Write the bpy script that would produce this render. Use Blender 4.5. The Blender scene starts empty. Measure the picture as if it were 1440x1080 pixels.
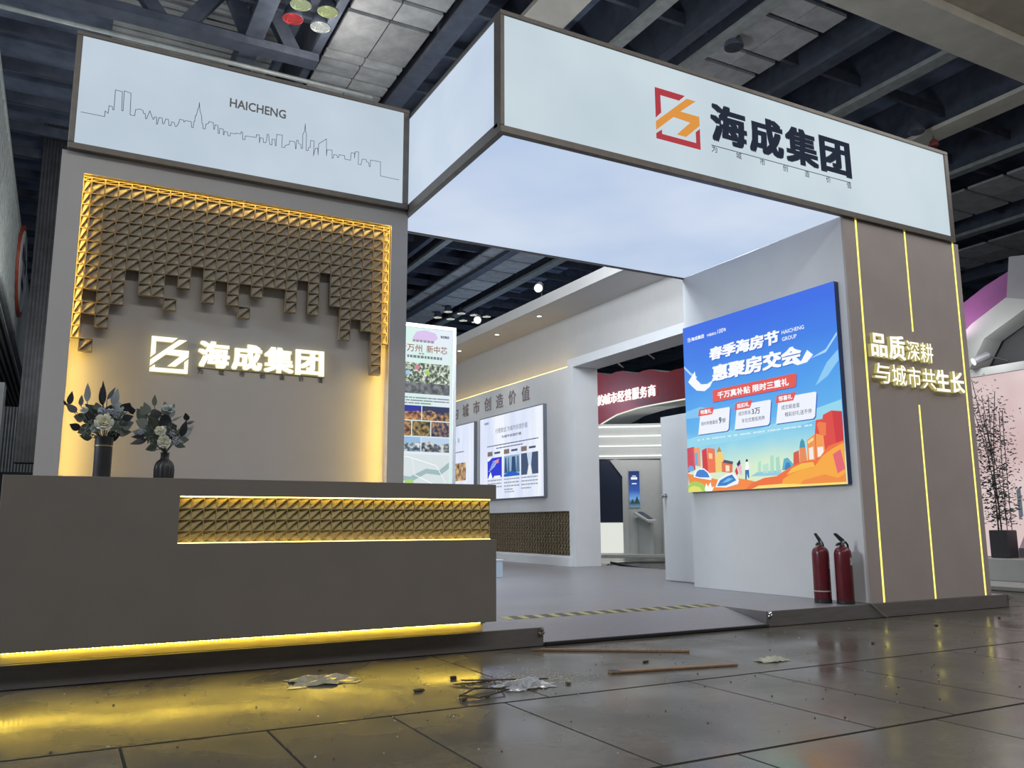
import bpy, bmesh, math, random
from mathutils import Vector, Matrix
random.seed(7)
SC = bpy.context.scene
COL = SC.collection

# ------------------------------------------------------------------ camera
def make_camera():
    p, y, r = math.radians(9.525), math.radians(28.286), math.radians(-0.235)
    fw = Vector((math.sin(y)*math.cos(p), math.cos(y)*math.cos(p), math.sin(p)))
    rt = Vector((math.cos(y), -math.sin(y), 0))
    up = rt.cross(fw)
    rt2 = rt*math.cos(r) + up*math.sin(r)
    up2 = -rt*math.sin(r) + up*math.cos(r)
    cd = bpy.data.cameras.new('camera')
    cd.sensor_width = 36.0
    cd.lens = 1172.12*36/1440
    cd.clip_end = 200
    co = bpy.data.objects.new('camera', cd)
    m = Matrix((rt2, up2, -fw)).transposed().to_4x4()
    m.translation = (0, -5.159, 0.8326)
    co.matrix_world = m
    COL.objects.link(co)
    SC.camera = co
make_camera()
# ------------------------------------------------------------------ world, hall lights, exposure
SC.view_settings.view_transform = 'Standard'
SC.view_settings.look = 'None'
SC.view_settings.gamma = 1
SC.view_settings.use_curve_mapping = False
SC.view_settings.exposure = 0.0
W = bpy.data.worlds.new('hall_air')
SC.world = W
W.use_nodes = True
W.node_tree.nodes['Background'].inputs[0].default_value = (0.90, 0.95, 1.0, 1)
W.node_tree.nodes['Background'].inputs[1].default_value = 0.12
def area(name, loc, target, size, power, col=(1, 1, 1), size_y=None):
    l = bpy.data.lights.new(name, 'AREA')
    l.energy = power; l.color = col; l.size = size
    if size_y: l.shape = 'RECTANGLE'; l.size_y = size_y
    o = bpy.data.objects.new(name, l)
    o.location = loc
    o.rotation_euler = (Vector(target)-Vector(loc)).to_track_quat('-Z', 'Y').to_euler()
    COL.objects.link(o)
    return o
# hall lamps high over aisle and stands, plus added unseen fill lights
area('hall_lamp_and_fill', (3, -7.0, 8.4), (3, -5.0, 0), 14, 400, (1.0, 0.96, 0.9), 1.2)
area('hall_lamp_and_fill', (-8, 0.5, 4.6), (6.3, 1.2, 2.0), 2.6, 620, (0.82, 0.91, 1.0), 2.0)  # added unseen fill aimed at the poster wall, not a hall lamp
area('hall_lamp_and_fill', (9, 8.0, 8.4), (9, 8.0, 0), 12, 90, (0.92, 0.96, 1.0), 6)
area('hall_lamp_and_fill', (14, -3.0, 8.4), (13, -1.0, 0), 8, 330, (1.0, 0.96, 0.9), 3)
area('interior_fill', (5.2, 2.55, 4.55), (6.8, 9.0, 2.0), 4.5, 230, (0.84, 0.92, 1.0), 0.25)  # added fill hidden behind the canopy to brighten the inner wall
def point(name, loc, power, col=(1, 1, 1), size=0.25):
    l = bpy.data.lights.new(name, 'POINT'); l.energy = power; l.color = col; l.shadow_soft_size = size
    o = bpy.data.objects.new(name, l); o.location = loc; COL.objects.link(o)
point('upper_fill', (5.2, 3.3, 5.35), 150, (0.84, 0.92, 1.0))  # added unseen fill above the canopy for the roof and upper wall
point('rear_fill', (0.0, 10.0, 4.3), 170, (0.95, 1.0, 0.95), 0.3)  # added unseen fill to lift the dark gallery at the left
point('hall_cluster_glow', (3.0, 7.2, 8.5), 60, (1.0, 0.97, 0.9), 0.3)
point('upper_fill', (1.4, 3.6, 4.9), 120, (0.9, 0.95, 1.0))  # added unseen fill behind the left header, towards the gallery
point('rear_fill', (10.0, 15.5, 4.4), 230, (0.58, 0.74, 1.0), 0.5)  # added unseen fill behind the inner wall for the rear roof
point('rear_fill', (13.5, 22.0, 4.4), 260, (0.58, 0.74, 1.0), 0.5)  # second added fill farther back under the rear roof

# ------------------------------------------------------------------ materials
def lin(c):
    c = c/255.0
    return c/12.92 if c <= 0.04045 else ((c+0.055)/1.055)**2.4
def L3(rgb): return tuple(lin(c) for c in rgb)
MATS = {}
def M(name, col, rough=0.6, metal=0.0, nscale=0, namt=0.0, bump=0.0, bscale=None, stretch=None, spec=0.5, trans=0.0, rnd=0.0, alpha=1.0):
    """Principled material, colour in linear light, broken up by procedural noise."""
    if name in MATS: return MATS[name]
    m = bpy.data.materials.new(name); m.use_nodes = True
    nt = m.node_tree; b = nt.nodes['Principled BSDF']
    b.inputs['Roughness'].default_value = rough
    b.inputs['Metallic'].default_value = metal
    b.inputs['Specular IOR Level'].default_value = spec
    if trans: b.inputs['Transmission Weight'].default_value = trans
    if alpha < 1: b.inputs['Alpha'].default_value = alpha
    tc = nt.nodes.new('ShaderNodeTexCoord'); src = tc.outputs['Object']
    if stretch:
        mp = nt.nodes.new('ShaderNodeMapping'); mp.inputs['Scale'].default_value = stretch
        nt.links.new(src, mp.inputs['Vector']); src = mp.outputs['Vector']
    if nscale == 0: nscale, namt = 4.0, max(namt, 0.04)
    n = nt.nodes.new('ShaderNodeTexNoise'); n.inputs['Scale'].default_value = nscale
    n.inputs['Detail'].default_value = 6; n.inputs['Roughness'].default_value = 0.6
    nt.links.new(src, n.inputs['Vector'])
    r = nt.nodes.new('ShaderNodeValToRGB')
    r.color_ramp.elements[0].position = 0.3; r.color_ramp.elements[1].position = 0.72
    lo = tuple(max(0, c*(1-namt)) for c in col); hi = tuple(min(1, c*(1+namt)) for c in col)
    r.color_ramp.elements[0].color = (*lo, 1); r.color_ramp.elements[1].color = (*hi, 1)
    nt.links.new(n.outputs['Fac'], r.inputs['Fac'])
    out = r.outputs['Color']
    if rnd:
        oi = nt.nodes.new('ShaderNodeObjectInfo')
        mr = nt.nodes.new('ShaderNodeMapRange'); mr.inputs['To Min'].default_value = 1-rnd; mr.inputs['To Max'].default_value = 1+rnd
        nt.links.new(oi.outputs['Random'], mr.inputs['Value'])
        hs = nt.nodes.new('ShaderNodeHueSaturation')
        nt.links.new(mr.outputs['Result'], hs.inputs['Value']); nt.links.new(out, hs.inputs['Color'])
        out = hs.outputs['Color']
    nt.links.new(out, b.inputs['Base Color'])
    if bump:
        n2 = nt.nodes.new('ShaderNodeTexNoise'); n2.inputs['Scale'].default_value = bscale or nscale*6
        n2.inputs['Detail'].default_value = 5
        nt.links.new(src, n2.inputs['Vector'])
        bp = nt.nodes.new('ShaderNodeBump'); bp.inputs['Strength'].default_value = bump; bp.inputs['Distance'].default_value = 0.01
        nt.links.new(n2.outputs['Fac'], bp.inputs['Height']); nt.links.new(bp.outputs['Normal'], b.inputs['Normal'])
    MATS[name] = m
    return m
def EM(rgb, strength=1.0, light=False, linear=False):
    """Glowing print / lamp face; rgb as seen on screen."""
    key = ('em', tuple(rgb), strength, light)
    if key in MATS: return MATS[key]
    m = bpy.data.materials.new('glow_%d_%d_%d' % tuple(int(c*255 if linear else c) for c in rgb)); m.use_nodes = True
    nt = m.node_tree; b = nt.nodes['Principled BSDF']
    c = tuple(rgb) if linear else L3(rgb)
    b.inputs['Base Color'].default_value = (0.02, 0.02, 0.02, 1)
    b.inputs['Roughness'].default_value = 0.6
    b.inputs['Specular IOR Level'].default_value = 0.1
    b.inputs['Emission Color'].default_value = (*c, 1)
    b.inputs['Emission Strength'].default_value = strength
    if not light: m.cycles.emission_sampling = 'NONE'
    MATS[key] = m
    return m
def EMnoise(name, c1, c2, scale, strength=1.0, stretch=(1, 1, 1), light=False, detail=3, lo=0.35, hi=0.65, mid=None):
    if name in MATS: return MATS[name]
    m = bpy.data.materials.new(name); m.use_nodes = True
    nt = m.node_tree; b = nt.nodes['Principled BSDF']
    b.inputs['Base Color'].default_value = (0.02, 0.02, 0.02, 1); b.inputs['Roughness'].default_value = 0.5
    b.inputs['Specular IOR Level'].default_value = 0.1
    tc = nt.nodes.new('ShaderNodeTexCoord'); mp = nt.nodes.new('ShaderNodeMapping'); mp.inputs['Scale'].default_value = stretch
    n = nt.nodes.new('ShaderNodeTexNoise'); n.inputs['Scale'].default_value = scale; n.inputs['Detail'].default_value = detail
    r = nt.nodes.new('ShaderNodeValToRGB')
    r.color_ramp.elements[0].position = lo; r.color_ramp.elements[1].position = hi
    r.color_ramp.elements[0].color = (*L3(c1), 1); r.color_ramp.elements[1].color = (*L3(c2), 1)
    if mid:
        e = r.color_ramp.elements.new((lo+hi)/2); e.color = (*L3(mid), 1)
    nt.links.new(tc.outputs['Object'], mp.inputs['Vector']); nt.links.new(mp.outputs['Vector'], n.inputs['Vector'])
    nt.links.new(n.outputs['Fac'], r.inputs['Fac']); nt.links.new(r.outputs['Color'], b.inputs['Emission Color'])
    b.inputs['Emission Strength'].default_value = strength
    if not light: m.cycles.emission_sampling = 'NONE'
    MATS[name] = m
    return m
def EMgrad(name, stops, axis, a, b_, strength=1.0, light=False):
    """Printed gradient artwork: colour stops along one object axis from a to b_."""
    m = bpy.data.materials.new(name); m.use_nodes = True
    nt = m.node_tree; b = nt.nodes['Principled BSDF']
    b.inputs['Base Color'].default_value = (0.02, 0.02, 0.02, 1); b.inputs['Roughness'].default_value = 0.5
    b.inputs['Specular IOR Level'].default_value = 0.1
    tc = nt.nodes.new('ShaderNodeTexCoord'); sp = nt.nodes.new('ShaderNodeSeparateXYZ')
    mr = nt.nodes.new('ShaderNodeMapRange'); mr.inputs['From Min'].default_value = a; mr.inputs['From Max'].default_value = b_
    nz = nt.nodes.new('ShaderNodeTexNoise'); nz.inputs['Scale'].default_value = 2.2
    mx = nt.nodes.new('ShaderNodeMath'); mx.operation = 'MULTIPLY_ADD'; mx.inputs[1].default_value = 0.10
    r = nt.nodes.new('ShaderNodeValToRGB')
    els = r.color_ramp.elements
    while len(els) < len(stops): els.new(0.5)
    for e, (pos, c) in zip(els, stops): e.position = pos; e.color = (*L3(c), 1)
    nt.links.new(tc.outputs['Object'], sp.inputs[0]); nt.links.new(sp.outputs[axis], mr.inputs['Value'])
    nt.links.new(tc.outputs['Object'], nz.inputs['Vector'])
    nt.links.new(nz.outputs['Fac'], mx.inputs[0]); nt.links.new(mr.outputs['Result'], mx.inputs[2])
    nt.links.new(mx.outputs[0], r.inputs['Fac']); nt.links.new(r.outputs['Color'], b.inputs['Emission Color'])
    b.inputs['Emission Strength'].default_value = strength
    if not light: m.cycles.emission_sampling = 'NONE'
    MATS[name] = m
    return m

WHITE = M('white_paint', (0.66, 0.665, 0.68), 0.55, nscale=3, namt=0.03)
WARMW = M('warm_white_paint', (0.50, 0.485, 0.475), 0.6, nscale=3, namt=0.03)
GREY = M('grey_laminate', (0.235, 0.212, 0.195), 0.5, nscale=2.5, namt=0.06)
CLAD = M('taupe_cladding', (0.45, 0.395, 0.385), 0.5, nscale=2.5, namt=0.06)
FRAME = M('bronze_frame', (0.13, 0.118, 0.108), 0.38, 0.5, nscale=12, namt=0.12)
DECK = M('grey_wood_vinyl', (0.28, 0.272, 0.292), 0.36, nscale=6, namt=0.10, stretch=(0.35, 5, 1), bump=0.05, bscale=20)
EDGE = M('platform_edge', (0.16, 0.15, 0.148), 0.55, nscale=8, namt=0.15, stretch=(0.5, 2, 4))
RAMP = M('ramp_vinyl', (0.30, 0.29, 0.325), 0.4, nscale=30, namt=0.06)
BLACK = M('black_rubber', (0.022, 0.022, 0.026), 0.5)
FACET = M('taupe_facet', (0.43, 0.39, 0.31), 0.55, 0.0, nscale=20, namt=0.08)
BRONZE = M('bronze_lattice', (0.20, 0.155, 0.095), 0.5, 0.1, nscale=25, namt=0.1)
GOLD = M('gold_relief', (0.50, 0.41, 0.19), 0.42, 0.2, nscale=25, namt=0.12)
STEELD = M('dark_steel', (0.085, 0.097, 0.13), 0.55, 0.2, nscale=4, namt=0.25)
CDARK = M('ceiling_black', (0.19, 0.225, 0.31), 0.8, nscale=1.5, namt=0.4)
CPANEL = M('ceiling_concrete', (0.42, 0.42, 0.42), 0.85, nscale=3, namt=0.25, bump=0.3, rnd=0.15)
BEIGE = M('beige_beam', (0.56, 0.53, 0.46), 0.8, nscale=2, namt=0.12, bump=0.1)
CORR = M('corrugated_steel', (0.34, 0.36, 0.35), 0.5, 0.15, nscale=5, namt=0.2)
CORRD = M('dark_corrugated_steel', (0.085, 0.085, 0.095), 0.5, 0.4, nscale=5, namt=0.25)
CHROME = M('bracket_steel', (0.5, 0.5, 0.5), 0.25, 1.0, nscale=30, namt=0.15)
LEDY = EM((1.0, 0.64, 0.12), 36.0, True, True)
LEDV = EM((1.0, 0.66, 0.14), 9.0, True, True)
LEDK = EM((1.0, 0.68, 0.14), 8.0, True, True)      # warm tape
LEDC = EM((1.0, 0.86, 0.16), 1.6, True, True)      # column line
SIGNW = EM((1.0, 0.97, 0.80), 1.25, True, True)
SIGNS = EM((0.95, 0.83, 0.38), 0.85, False, True)
SIGNC = EM((0.85, 0.74, 0.26), 0.5, False, True)

def concrete_floor():
    m = bpy.data.materials.new('polished_concrete'); m.use_nodes = True
    nt = m.node_tree; b = nt.nodes['Principled BSDF']
    g = nt.nodes.new('ShaderNodeNewGeometry')
    def noise(scale, det, rough=0.6, vec=None):
        n = nt.nodes.new('ShaderNodeTexNoise'); n.inputs['Scale'].default_value = scale; n.inputs['Detail'].default_value = det
        n.inputs['Roughness'].default_value = rough
        nt.links.new(vec or g.outputs['Position'], n.inputs['Vector']); return n
    n1 = noise(1.1, 8, 0.65); n2 = noise(14, 6, 0.7); n3 = noise(1.6, 1.5)
    mp = nt.nodes.new('ShaderNodeMapping'); mp.inputs['Scale'].default_value = (0.6, 5, 1)
    nt.links.new(g.outputs['Position'], mp.inputs['Vector']); n4 = noise(3, 6, 0.7, mp.outputs['Vector'])
    r = nt.nodes.new('ShaderNodeValToRGB')
    r.color_ramp.elements[0].position = 0.3; r.color_ramp.elements[0].color = (0.062, 0.057, 0.047, 1)
    r.color_ramp.elements[1].position = 0.72; r.color_ramp.elements[1].color = (0.148, 0.137, 0.114, 1)
    a1 = nt.nodes.new('ShaderNodeMath'); a1.operation = 'MULTIPLY_ADD'; a1.inputs[1].default_value = 0.35
    nt.links.new(n2.outputs['Fac'], a1.inputs[0])
    a0 = nt.nodes.new('ShaderNodeMath'); a0.operation = 'MULTIPLY'; a0.inputs[1].default_value = 0.65
    nt.links.new(n1.outputs['Fac'], a0.inputs[0]); nt.links.new(a0.outputs[0], a1.inputs[2])
    nt.links.new(a1.outputs[0], r.inputs['Fac'])
    oi = nt.nodes.new('ShaderNodeObjectInfo'); mr = nt.nodes.new('ShaderNodeMapRange')
    mr.inputs['To Min'].default_value = 0.86; mr.inputs['To Max'].default_value = 1.14
    nt.links.new(oi.outputs['Random'], mr.inputs['Value'])
    hs = nt.nodes.new('ShaderNodeHueSaturation'); nt.links.new(r.outputs['Color'], hs.inputs['Color']); nt.links.new(mr.outputs['Result'], hs.inputs['Value'])
    nt.links.new(hs.outputs['Color'], b.inputs['Base Color'])
    rr = nt.nodes.new('ShaderNodeMapRange'); rr.inputs['From Min'].default_value = 0.3; rr.inputs['From Max'].default_value = 0.7
    rr.inputs['To Min'].default_value = 0.11; rr.inputs['To Max'].default_value = 0.36; b.inputs['Specular IOR Level'].default_value = 0.36
    nt.links.new(n3.outputs['Fac'], rr.inputs['Value']); nt.links.new(rr.outputs['Result'], b.inputs['Roughness'])
    bp = nt.nodes.new('ShaderNodeBump'); bp.inputs['Strength'].default_value = 0.05; bp.inputs['Distance'].default_value = 0.01
    nt.links.new(n4.outputs['Fac'], bp.inputs['Height']); nt.links.new(bp.outputs['Normal'], b.inputs['Normal'])
    return m
FLOORM = concrete_floor()

# ------------------------------------------------------------------ building helpers
ORG = {}
def tag(o, label=None, cat=None, group=None, kind=None):
    if label: o['label'] = label
    if cat: o['category'] = cat
    if group: o['group'] = group
    if kind: o['kind'] = kind
    return o
def thing(name, loc, label, cat, group=None):
    o = bpy.data.objects.new(name, None); o.location = loc; o.empty_display_size = 0.1
    COL.objects.link(o); ORG[o.name] = Vector(loc)
    return tag(o, label, cat, group)
def link(name, me, parent=None, loc=None):
    """mesh object; loc is its world origin (default: the parent's origin)."""
    o = bpy.data.objects.new(name, me); COL.objects.link(o)
    base = ORG[parent.name] if parent else Vector((0, 0, 0))
    w = Vector(loc) if loc is not None else base.copy()
    o.parent = parent
    o.location = w - base
    ORG[o.name] = w
    return o
class MB:
    def __init__(s): s.v = []; s.f = []; s.m = []; s.mats = []
    def mi(s, mat):
        if mat not in s.mats: s.mats.append(mat)
        return s.mats.index(mat)
    def add(s, vs, fs, mat):
        n = len(s.v); s.v += [tuple(v) for v in vs]; k = s.mi(mat)
        for f in fs: s.f.append([i+n for i in f]); s.m.append(k)
    def box(s, x0, x1, y0, y1, z0, z1, mat):
        s.add([(x0, y0, z0), (x1, y0, z0), (x1, y1, z0), (x0, y1, z0), (x0, y0, z1), (x1, y0, z1), (x1, y1, z1), (x0, y1, z1)],
              [(0, 3, 2, 1), (4, 5, 6, 7), (0, 1, 5, 4), (1, 2, 6, 5), (2, 3, 7, 6), (3, 0, 4, 7)], mat)
    def extr(s, pts, vec, mat):
        n = len(pts); vec = Vector(vec)
        vs = [Vector(p) for p in pts] + [Vector(p)+vec for p in pts]
        fs = [list(range(n))[::-1], list(range(n, 2*n))] + [[i, (i+1) % n, n+(i+1) % n, n+i] for i in range(n)]
        s.add(vs, fs, mat)
    def tube(s, path, r, mat, n=8, cap=True):
        path = [Vector(p) for p in path]; rs = r if isinstance(r, (list, tuple)) else [r]*len(path)
        vs = []; fs = []
        for i, p in enumerate(path):
            d = (path[min(i+1, len(path)-1)]-path[max(i-1, 0)]).normalized()
            a = d.orthogonal() if abs(d.z) > 0.95 else d.cross(Vector((0, 0, 1)))
            a.normalize(); b = d.cross(a)
            for k in range(n):
                t = 2*math.pi*k/n; vs.append(p+(a*math.cos(t)+b*math.sin(t))*rs[i])
        for i in range(len(path)-1):
            for k in range(n): fs.append([i*n+k, i*n+(k+1) % n, (i+1)*n+(k+1) % n, (i+1)*n+k])
        if cap: fs += [list(range(n))[::-1], [(len(path)-1)*n+k for k in range(n)]]
        s.add(vs, fs, mat)
    def lathe(s, prof, c, mat, n=24):
        vs = []; fs = []
        for r, z in prof:
            for k in range(n):
                t = 2*math.pi*k/n; vs.append((c[0]+r*math.cos(t), c[1]+r*math.sin(t), c[2]+z))
        for i in range(len(prof)-1):
            for k in range(n): fs.append([i*n+k, i*n+(k+1) % n, (i+1)*n+(k+1) % n, (i+1)*n+k])
        fs += [list(range(n))[::-1], [(len(prof)-1)*n+k for k in range(n)]]
        s.add(vs, fs, mat)
    def mesh(s, name, org=(0, 0, 0), bevel=0, smooth=False):
        me = bpy.data.meshes.new(name); o = Vector(org)
        me.from_pydata([Vector(v)-o for v in s.v], [], s.f)
        for m in s.mats: me.materials.append(m)
        me.polygons.foreach_set('material_index', s.m)
        if bevel:
            bm = bmesh.new(); bm.from_mesh(me)
            bmesh.ops.bevel(bm, geom=bm.edges[:], offset=bevel, segments=1, affect='EDGES', clamp_overlap=True)
            bm.to_mesh(me); bm.free()
        if smooth:
            me.polygons.foreach_set('use_smooth', [True]*len(me.polygons))
            try: me.set_sharp_from_angle(angle=math.radians(40))
            except Exception: pass
        me.update()
        return me
    def build(s, name, parent=None, bevel=0, smooth=False, loc=None):
        w = Vector(loc) if loc is not None else (ORG[parent.name] if parent else Vector((0, 0, 0)))
        return link(name, s.mesh(name, w, bevel, smooth), parent, w)
def B(name, parent, mat, *boxes, bevel=0, loc=None):
    m = MB()
    for b in boxes: m.box(*b, mat)
    return m.build(name, parent, bevel, loc=loc)

# ------------------------------------------------------------------ lettering
TXT = {}
def text_geo(s, depth=0.0, bold=0.0, res=2):
    key = (s, depth, bold, res)
    if key in TXT: return TXT[key]
    c = bpy.data.curves.new('lettering', 'FONT'); c.body = s; c.size = 1; c.extrude = depth; c.offset = bold
    c.resolution_u = res
    o = bpy.data.objects.new('lettering', c); COL.objects.link(o)
    dg = bpy.context.evaluated_depsgraph_get(); dg.update()
    me = bpy.data.meshes.new_from_object(o.evaluated_get(dg))
    vs = [tuple(v.co) for v in me.vertices]; fs = [list(p.vertices) for p in me.polygons]
    bpy.data.meshes.remove(me); bpy.data.objects.remove(o); bpy.data.curves.remove(c)
    xs = [v[0] for v in vs]; ys = [v[1] for v in vs]
    TXT[key] = (vs, fs, min(xs), max(xs), min(ys), max(ys))
    return TXT[key]
FRONT = (Vector((1, 0, 0)), Vector((0, 0, 1)), Vector((0, -1, 0)))
SIDE = (Vector((0, -1, 0)), Vector((0, 0, 1)), Vector((-1, 0, 0)))
class Art(MB):
    """Flat print or raised letters laid out on a real plane: origin o, axes u, v, normal n."""
    def __init__(s, o, fr): super().__init__(); s.o = Vector(o); s.u, s.w, s.n = fr
    def P(s, a, b, d=0): return s.o + s.u*a + s.w*b + s.n*d
    def poly(s, pts, mat, layer=1, d=None):
        d = layer*0.0012 if d is None else d
        s.add([s.P(a, b, d) for a, b in pts], [list(range(len(pts)))], mat)
    def rect(s, a0, b0, a1, b1, mat, layer=1): s.poly([(a0, b0), (a1, b0), (a1, b1), (a0, b1)], mat, layer)
    def slab(s, pts, mat, d0, d1):
        s.extr([s.P(a, b, d0) for a, b in pts], s.n*(d1-d0), mat)
    def text(s, txt, a, b, w, h, mat, layer=1, bold=0.0, shear=0.0, depth=0.0, d=None, side=None, rise=0.0, res=2, sq=False):
        """fit the lettering into the box (a, b, w, h); bold strokes are thickened by stacking shifted copies"""
        vs, fs, x0, x1, y0, y1 = text_geo(txt, 0.5 if depth else 0.0, 0.0, res)
        d = layer*0.0012 if d is None else d
        bv = bold*.62 if sq else bold
        x0 -= bold; x1 += bold; y0 -= bv; y1 += bv
        sx = w/(x1-x0); sy = h/(y1-y0)
        nd = 0 if bold == 0 else (4 if bold < .02 else 8)
        offs = [(0, 0)]+[(bold*math.cos(2*math.pi*(k+.5)/nd)*1.08, bold*math.sin(2*math.pi*(k+.5)/nd)*1.08) for k in range(nd)]
        if sq: offs = [(i*bold, j*bv) for i in (-1, 0, 1) for j in (-1, 0, 1)]
        for ox, oy in offs:
            out = []
            for x, y, z in vs:
                yy = (y+oy-y0)*sy; xx = (x+ox-x0)*sx
                out.append(s.P(a+xx+yy*shear, b+yy+xx*rise, d+((z+0.5)*depth if depth else 0)))
            if side is None: s.add(out, fs, mat)
            else:
                ff = []; sf = []
                for f in fs: (ff if min(vs[i][2] for i in f) > 0.4 else sf).append(f)
                n = len(s.v); s.v += [tuple(p) for p in out]
                for L, mm in ((ff, mat), (sf, side)):
                    k = s.mi(mm)
                    for f in L: s.f.append([i+n for i in f]); s.m.append(k)
EMB_RED = [[(0, 1), (.68, 1), (.545, .87), (.12, .87), (.127, .53), (0, .40)],
           [(0, 0), (1, 0), (1, .42), (.90, .33), (.90, .115), (.13, .115), (.13, .20), (0, .10)]]
EMB_OR = [(0, .33), (.72, .955), (.93, .955), (.565, .66), (1, .66), (1, .48), (.67, .18), (.46, .18), (.78, .49), (.40, .51), (0, .16)]
def fix(p): return p

# ================================================================== SETTING
# ---- hall floor of concrete slabs
fl = tag(B('floor', None, M('joint_grout', (0.03, 0.028, 0.024), 0.9, nscale=20, namt=0.3), (-12, 40, -9, 45, -0.2, -0.004)), kind='structure')
def slab(x0, x1, y0, y1, j=0.006, k=0.011):
    m = MB(); m.box(x0+j, x1-j, y0+k, y1-k, -0.004, 0.0, FLOORM)
    m.build('slab', fl, loc=((x0+x1)/2, (y0+y1)/2, 0))
xs0 = [-12, -2.25, 2.17, 6.6, 11, 40]
xs1 = [-12, -1.4, -0.85, -0.28, 0.27, 0.82, 1.355, 1.92, 3.02, 3.53, 4.1, 5.2, 6.3, 7.4, 8.5, 10.7, 40]
xs2 = [-12, -2.1, -1.0, 0.1, 1.2, 2.25, 3.37, 4.47, 5.6, 6.7, 7.8, 40]
xs3 = [-12, -1.5, -0.4, 0.7, 1.8, 2.9, 4.0, 40]
for xs, y0, y1 in ((xs0, -1.5, 0.0), (xs1, -2.7, -1.5), (xs2, -3.9, -2.7), (xs3, -5.1, -3.9)):
    for a, b in zip(xs, xs[1:]): slab(a, b, y0, y1)
for y0, y1 in ((-9, -5.1), (0, 14), (14, 45)):
    for a, b in ((-12, 9.0), (9.0, 40)): slab(a, b, y0, y1)

# ---- hall ceiling
ce = tag(B('ceiling', None, CDARK, (-12, 40, -3, 45, 10.1, 10.4)), kind='structure')
def cpanels(x0, x1, ys, z, cols=2):
    w = (x1-x0)/cols
    for a, b in zip(ys, ys[1:]):
        for c in range(cols):
            m = MB(); m.box(x0+c*w+0.012, x0+(c+1)*w-0.012, a+0.05, b-0.05, z, z+0.06, CPANEL)
            m.build('concrete_panel', ce, loc=(x0+c*w+w/2, (a+b)/2, z))
def frange(a, b, n): return [a+(b-a)*i/n for i in range(n+1)]
cpanels(3.55, 5.0, [4.2, 5.1, 5.5, 6.4, 7.0, 8.3, 8.6, 9.1, 9.5, 10.1, 10.9, 11.9], 9.12)
cpanels(9.55, 10.95, [3.3, 3.9, 4.9, 5.4, 6.5, 7.1, 8.0, 9.0], 9.12)
cpanels(11.0, 12.9, frange(15.0, 27.0, 10), 9.12)
cpanels(19.6, 21.5, frange(5.0, 11.0, 6), 9.12)
cpanels(6.9, 8.0, frange(15.0, 24, 7), 9.12)
cpanels(24, 26, frange(8, 18, 8), 9.12)
for i, (x, w, z0, mat) in enumerate([(-2.2, .35, 8.7, STEELD), (2.3, .3, 8.9, STEELD), (3.35, .14, 8.95, STEELD), (5.15, .3, 8.85, STEELD), (6.45, .75, 9.0, BEIGE),
        (7.9, .22, 8.9, CORR), (9.42, .2, 8.9, CORR), (11.6, .3, 8.8, STEELD), (13.3, .3, 8.9, CORR), (15.9, .55, 8.9, BEIGE), (18.2, .25, 8.9, CORR), (22.5, .3, 8.8, CORR), (27, .3, 8.8, STEELD), (8.9, .15, 8.6, STEELD)]):
    if x > 7.4: z0 = max(z0, 8.97)
    ya = 3.06 if x > 7.4 else 2.0
    m = MB(); m.box(x-w/2, x+w/2, ya, 44, z0, z0+.09, mat); m.box(x-.03, x+.03, ya, 44, z0+.09, 10.1, STEELD)
    m.build('roof_beam', ce)
for y in frange(5.0, 33.0, 20):
    m = MB(); m.box(-11, 39, y-.04, y+.04, 9.28, 9.5, STEELD); m.build('cross_beam', ce)
# slanted steel bracing above the left header, pale corrugated roof behind it
m = MB()
for i in range(16): m.box(0.2, 3.0, 8.4+i*.2, 8.54+i*.2, 9.75, 9.8, CPANEL)
m.build('roof_sheet', ce)
for x0, x1 in ((0.25, 0.95), (1.75, 1.15), (2.55, 3.05), (1.95, 2.35)):
    m = MB(); m.extr([(x0-.14, 8.3, 9.7), (x0+.14, 8.3, 9.7), (x1+.14, 8.3, 8.8), (x1-.14, 8.3, 8.8)], (0, .18, 0), STEELD); m.build('brace', ce)
for z, y in ((8.78, 8.2), (9.65, 8.2)):
    m = MB(); m.box(-2, 3.4, y, y+.32, z, z+.14, STEELD); m.build('brace_chord', ce)
# the wide beige gallery edge over the aisle
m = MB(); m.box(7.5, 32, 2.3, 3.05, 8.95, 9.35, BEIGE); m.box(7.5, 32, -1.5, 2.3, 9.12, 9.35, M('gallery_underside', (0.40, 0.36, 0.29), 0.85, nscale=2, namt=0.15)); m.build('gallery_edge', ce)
# pipes
for pts, r, mt in (([(-2, 8.9, 8.75), (4.6, 8.9, 8.75)], .04, CORR), ([(9.6, 9.0, 8.7), (16.2, 6.0, 8.72)], .05, CORR), ([(3, 10, 8.5), (24, 10, 8.5)], .05, STEELD)):
    m = MB(); m.tube(pts, r, mt, 8); m.build('pipe', ce)
# ---- hall walls
wb = MB()
wb.box(-12, 40, 40, 40.3, 0, 10.1, CDARK)
tag(wb.build('wall_back'), kind='structure')
wr = MB(); wr.box(34, 34.3, -3, 40, 0, 10.1, CDARK); tag(wr.build('wall_right_hall'), kind='structure')
# ribbed dark end wall seen between the gallery and the booth
we = MB(); we.box(-6, 2.5, 30.0, 30.2, 0, 10.1, CORRD)
for i in range(60): we.box(-2.6+i*.085, -2.6+i*.085+.04, 29.94, 30.0, 3, 10.1, CORRD)
tag(we.build('wall_left_end'), kind='structure')
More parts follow.
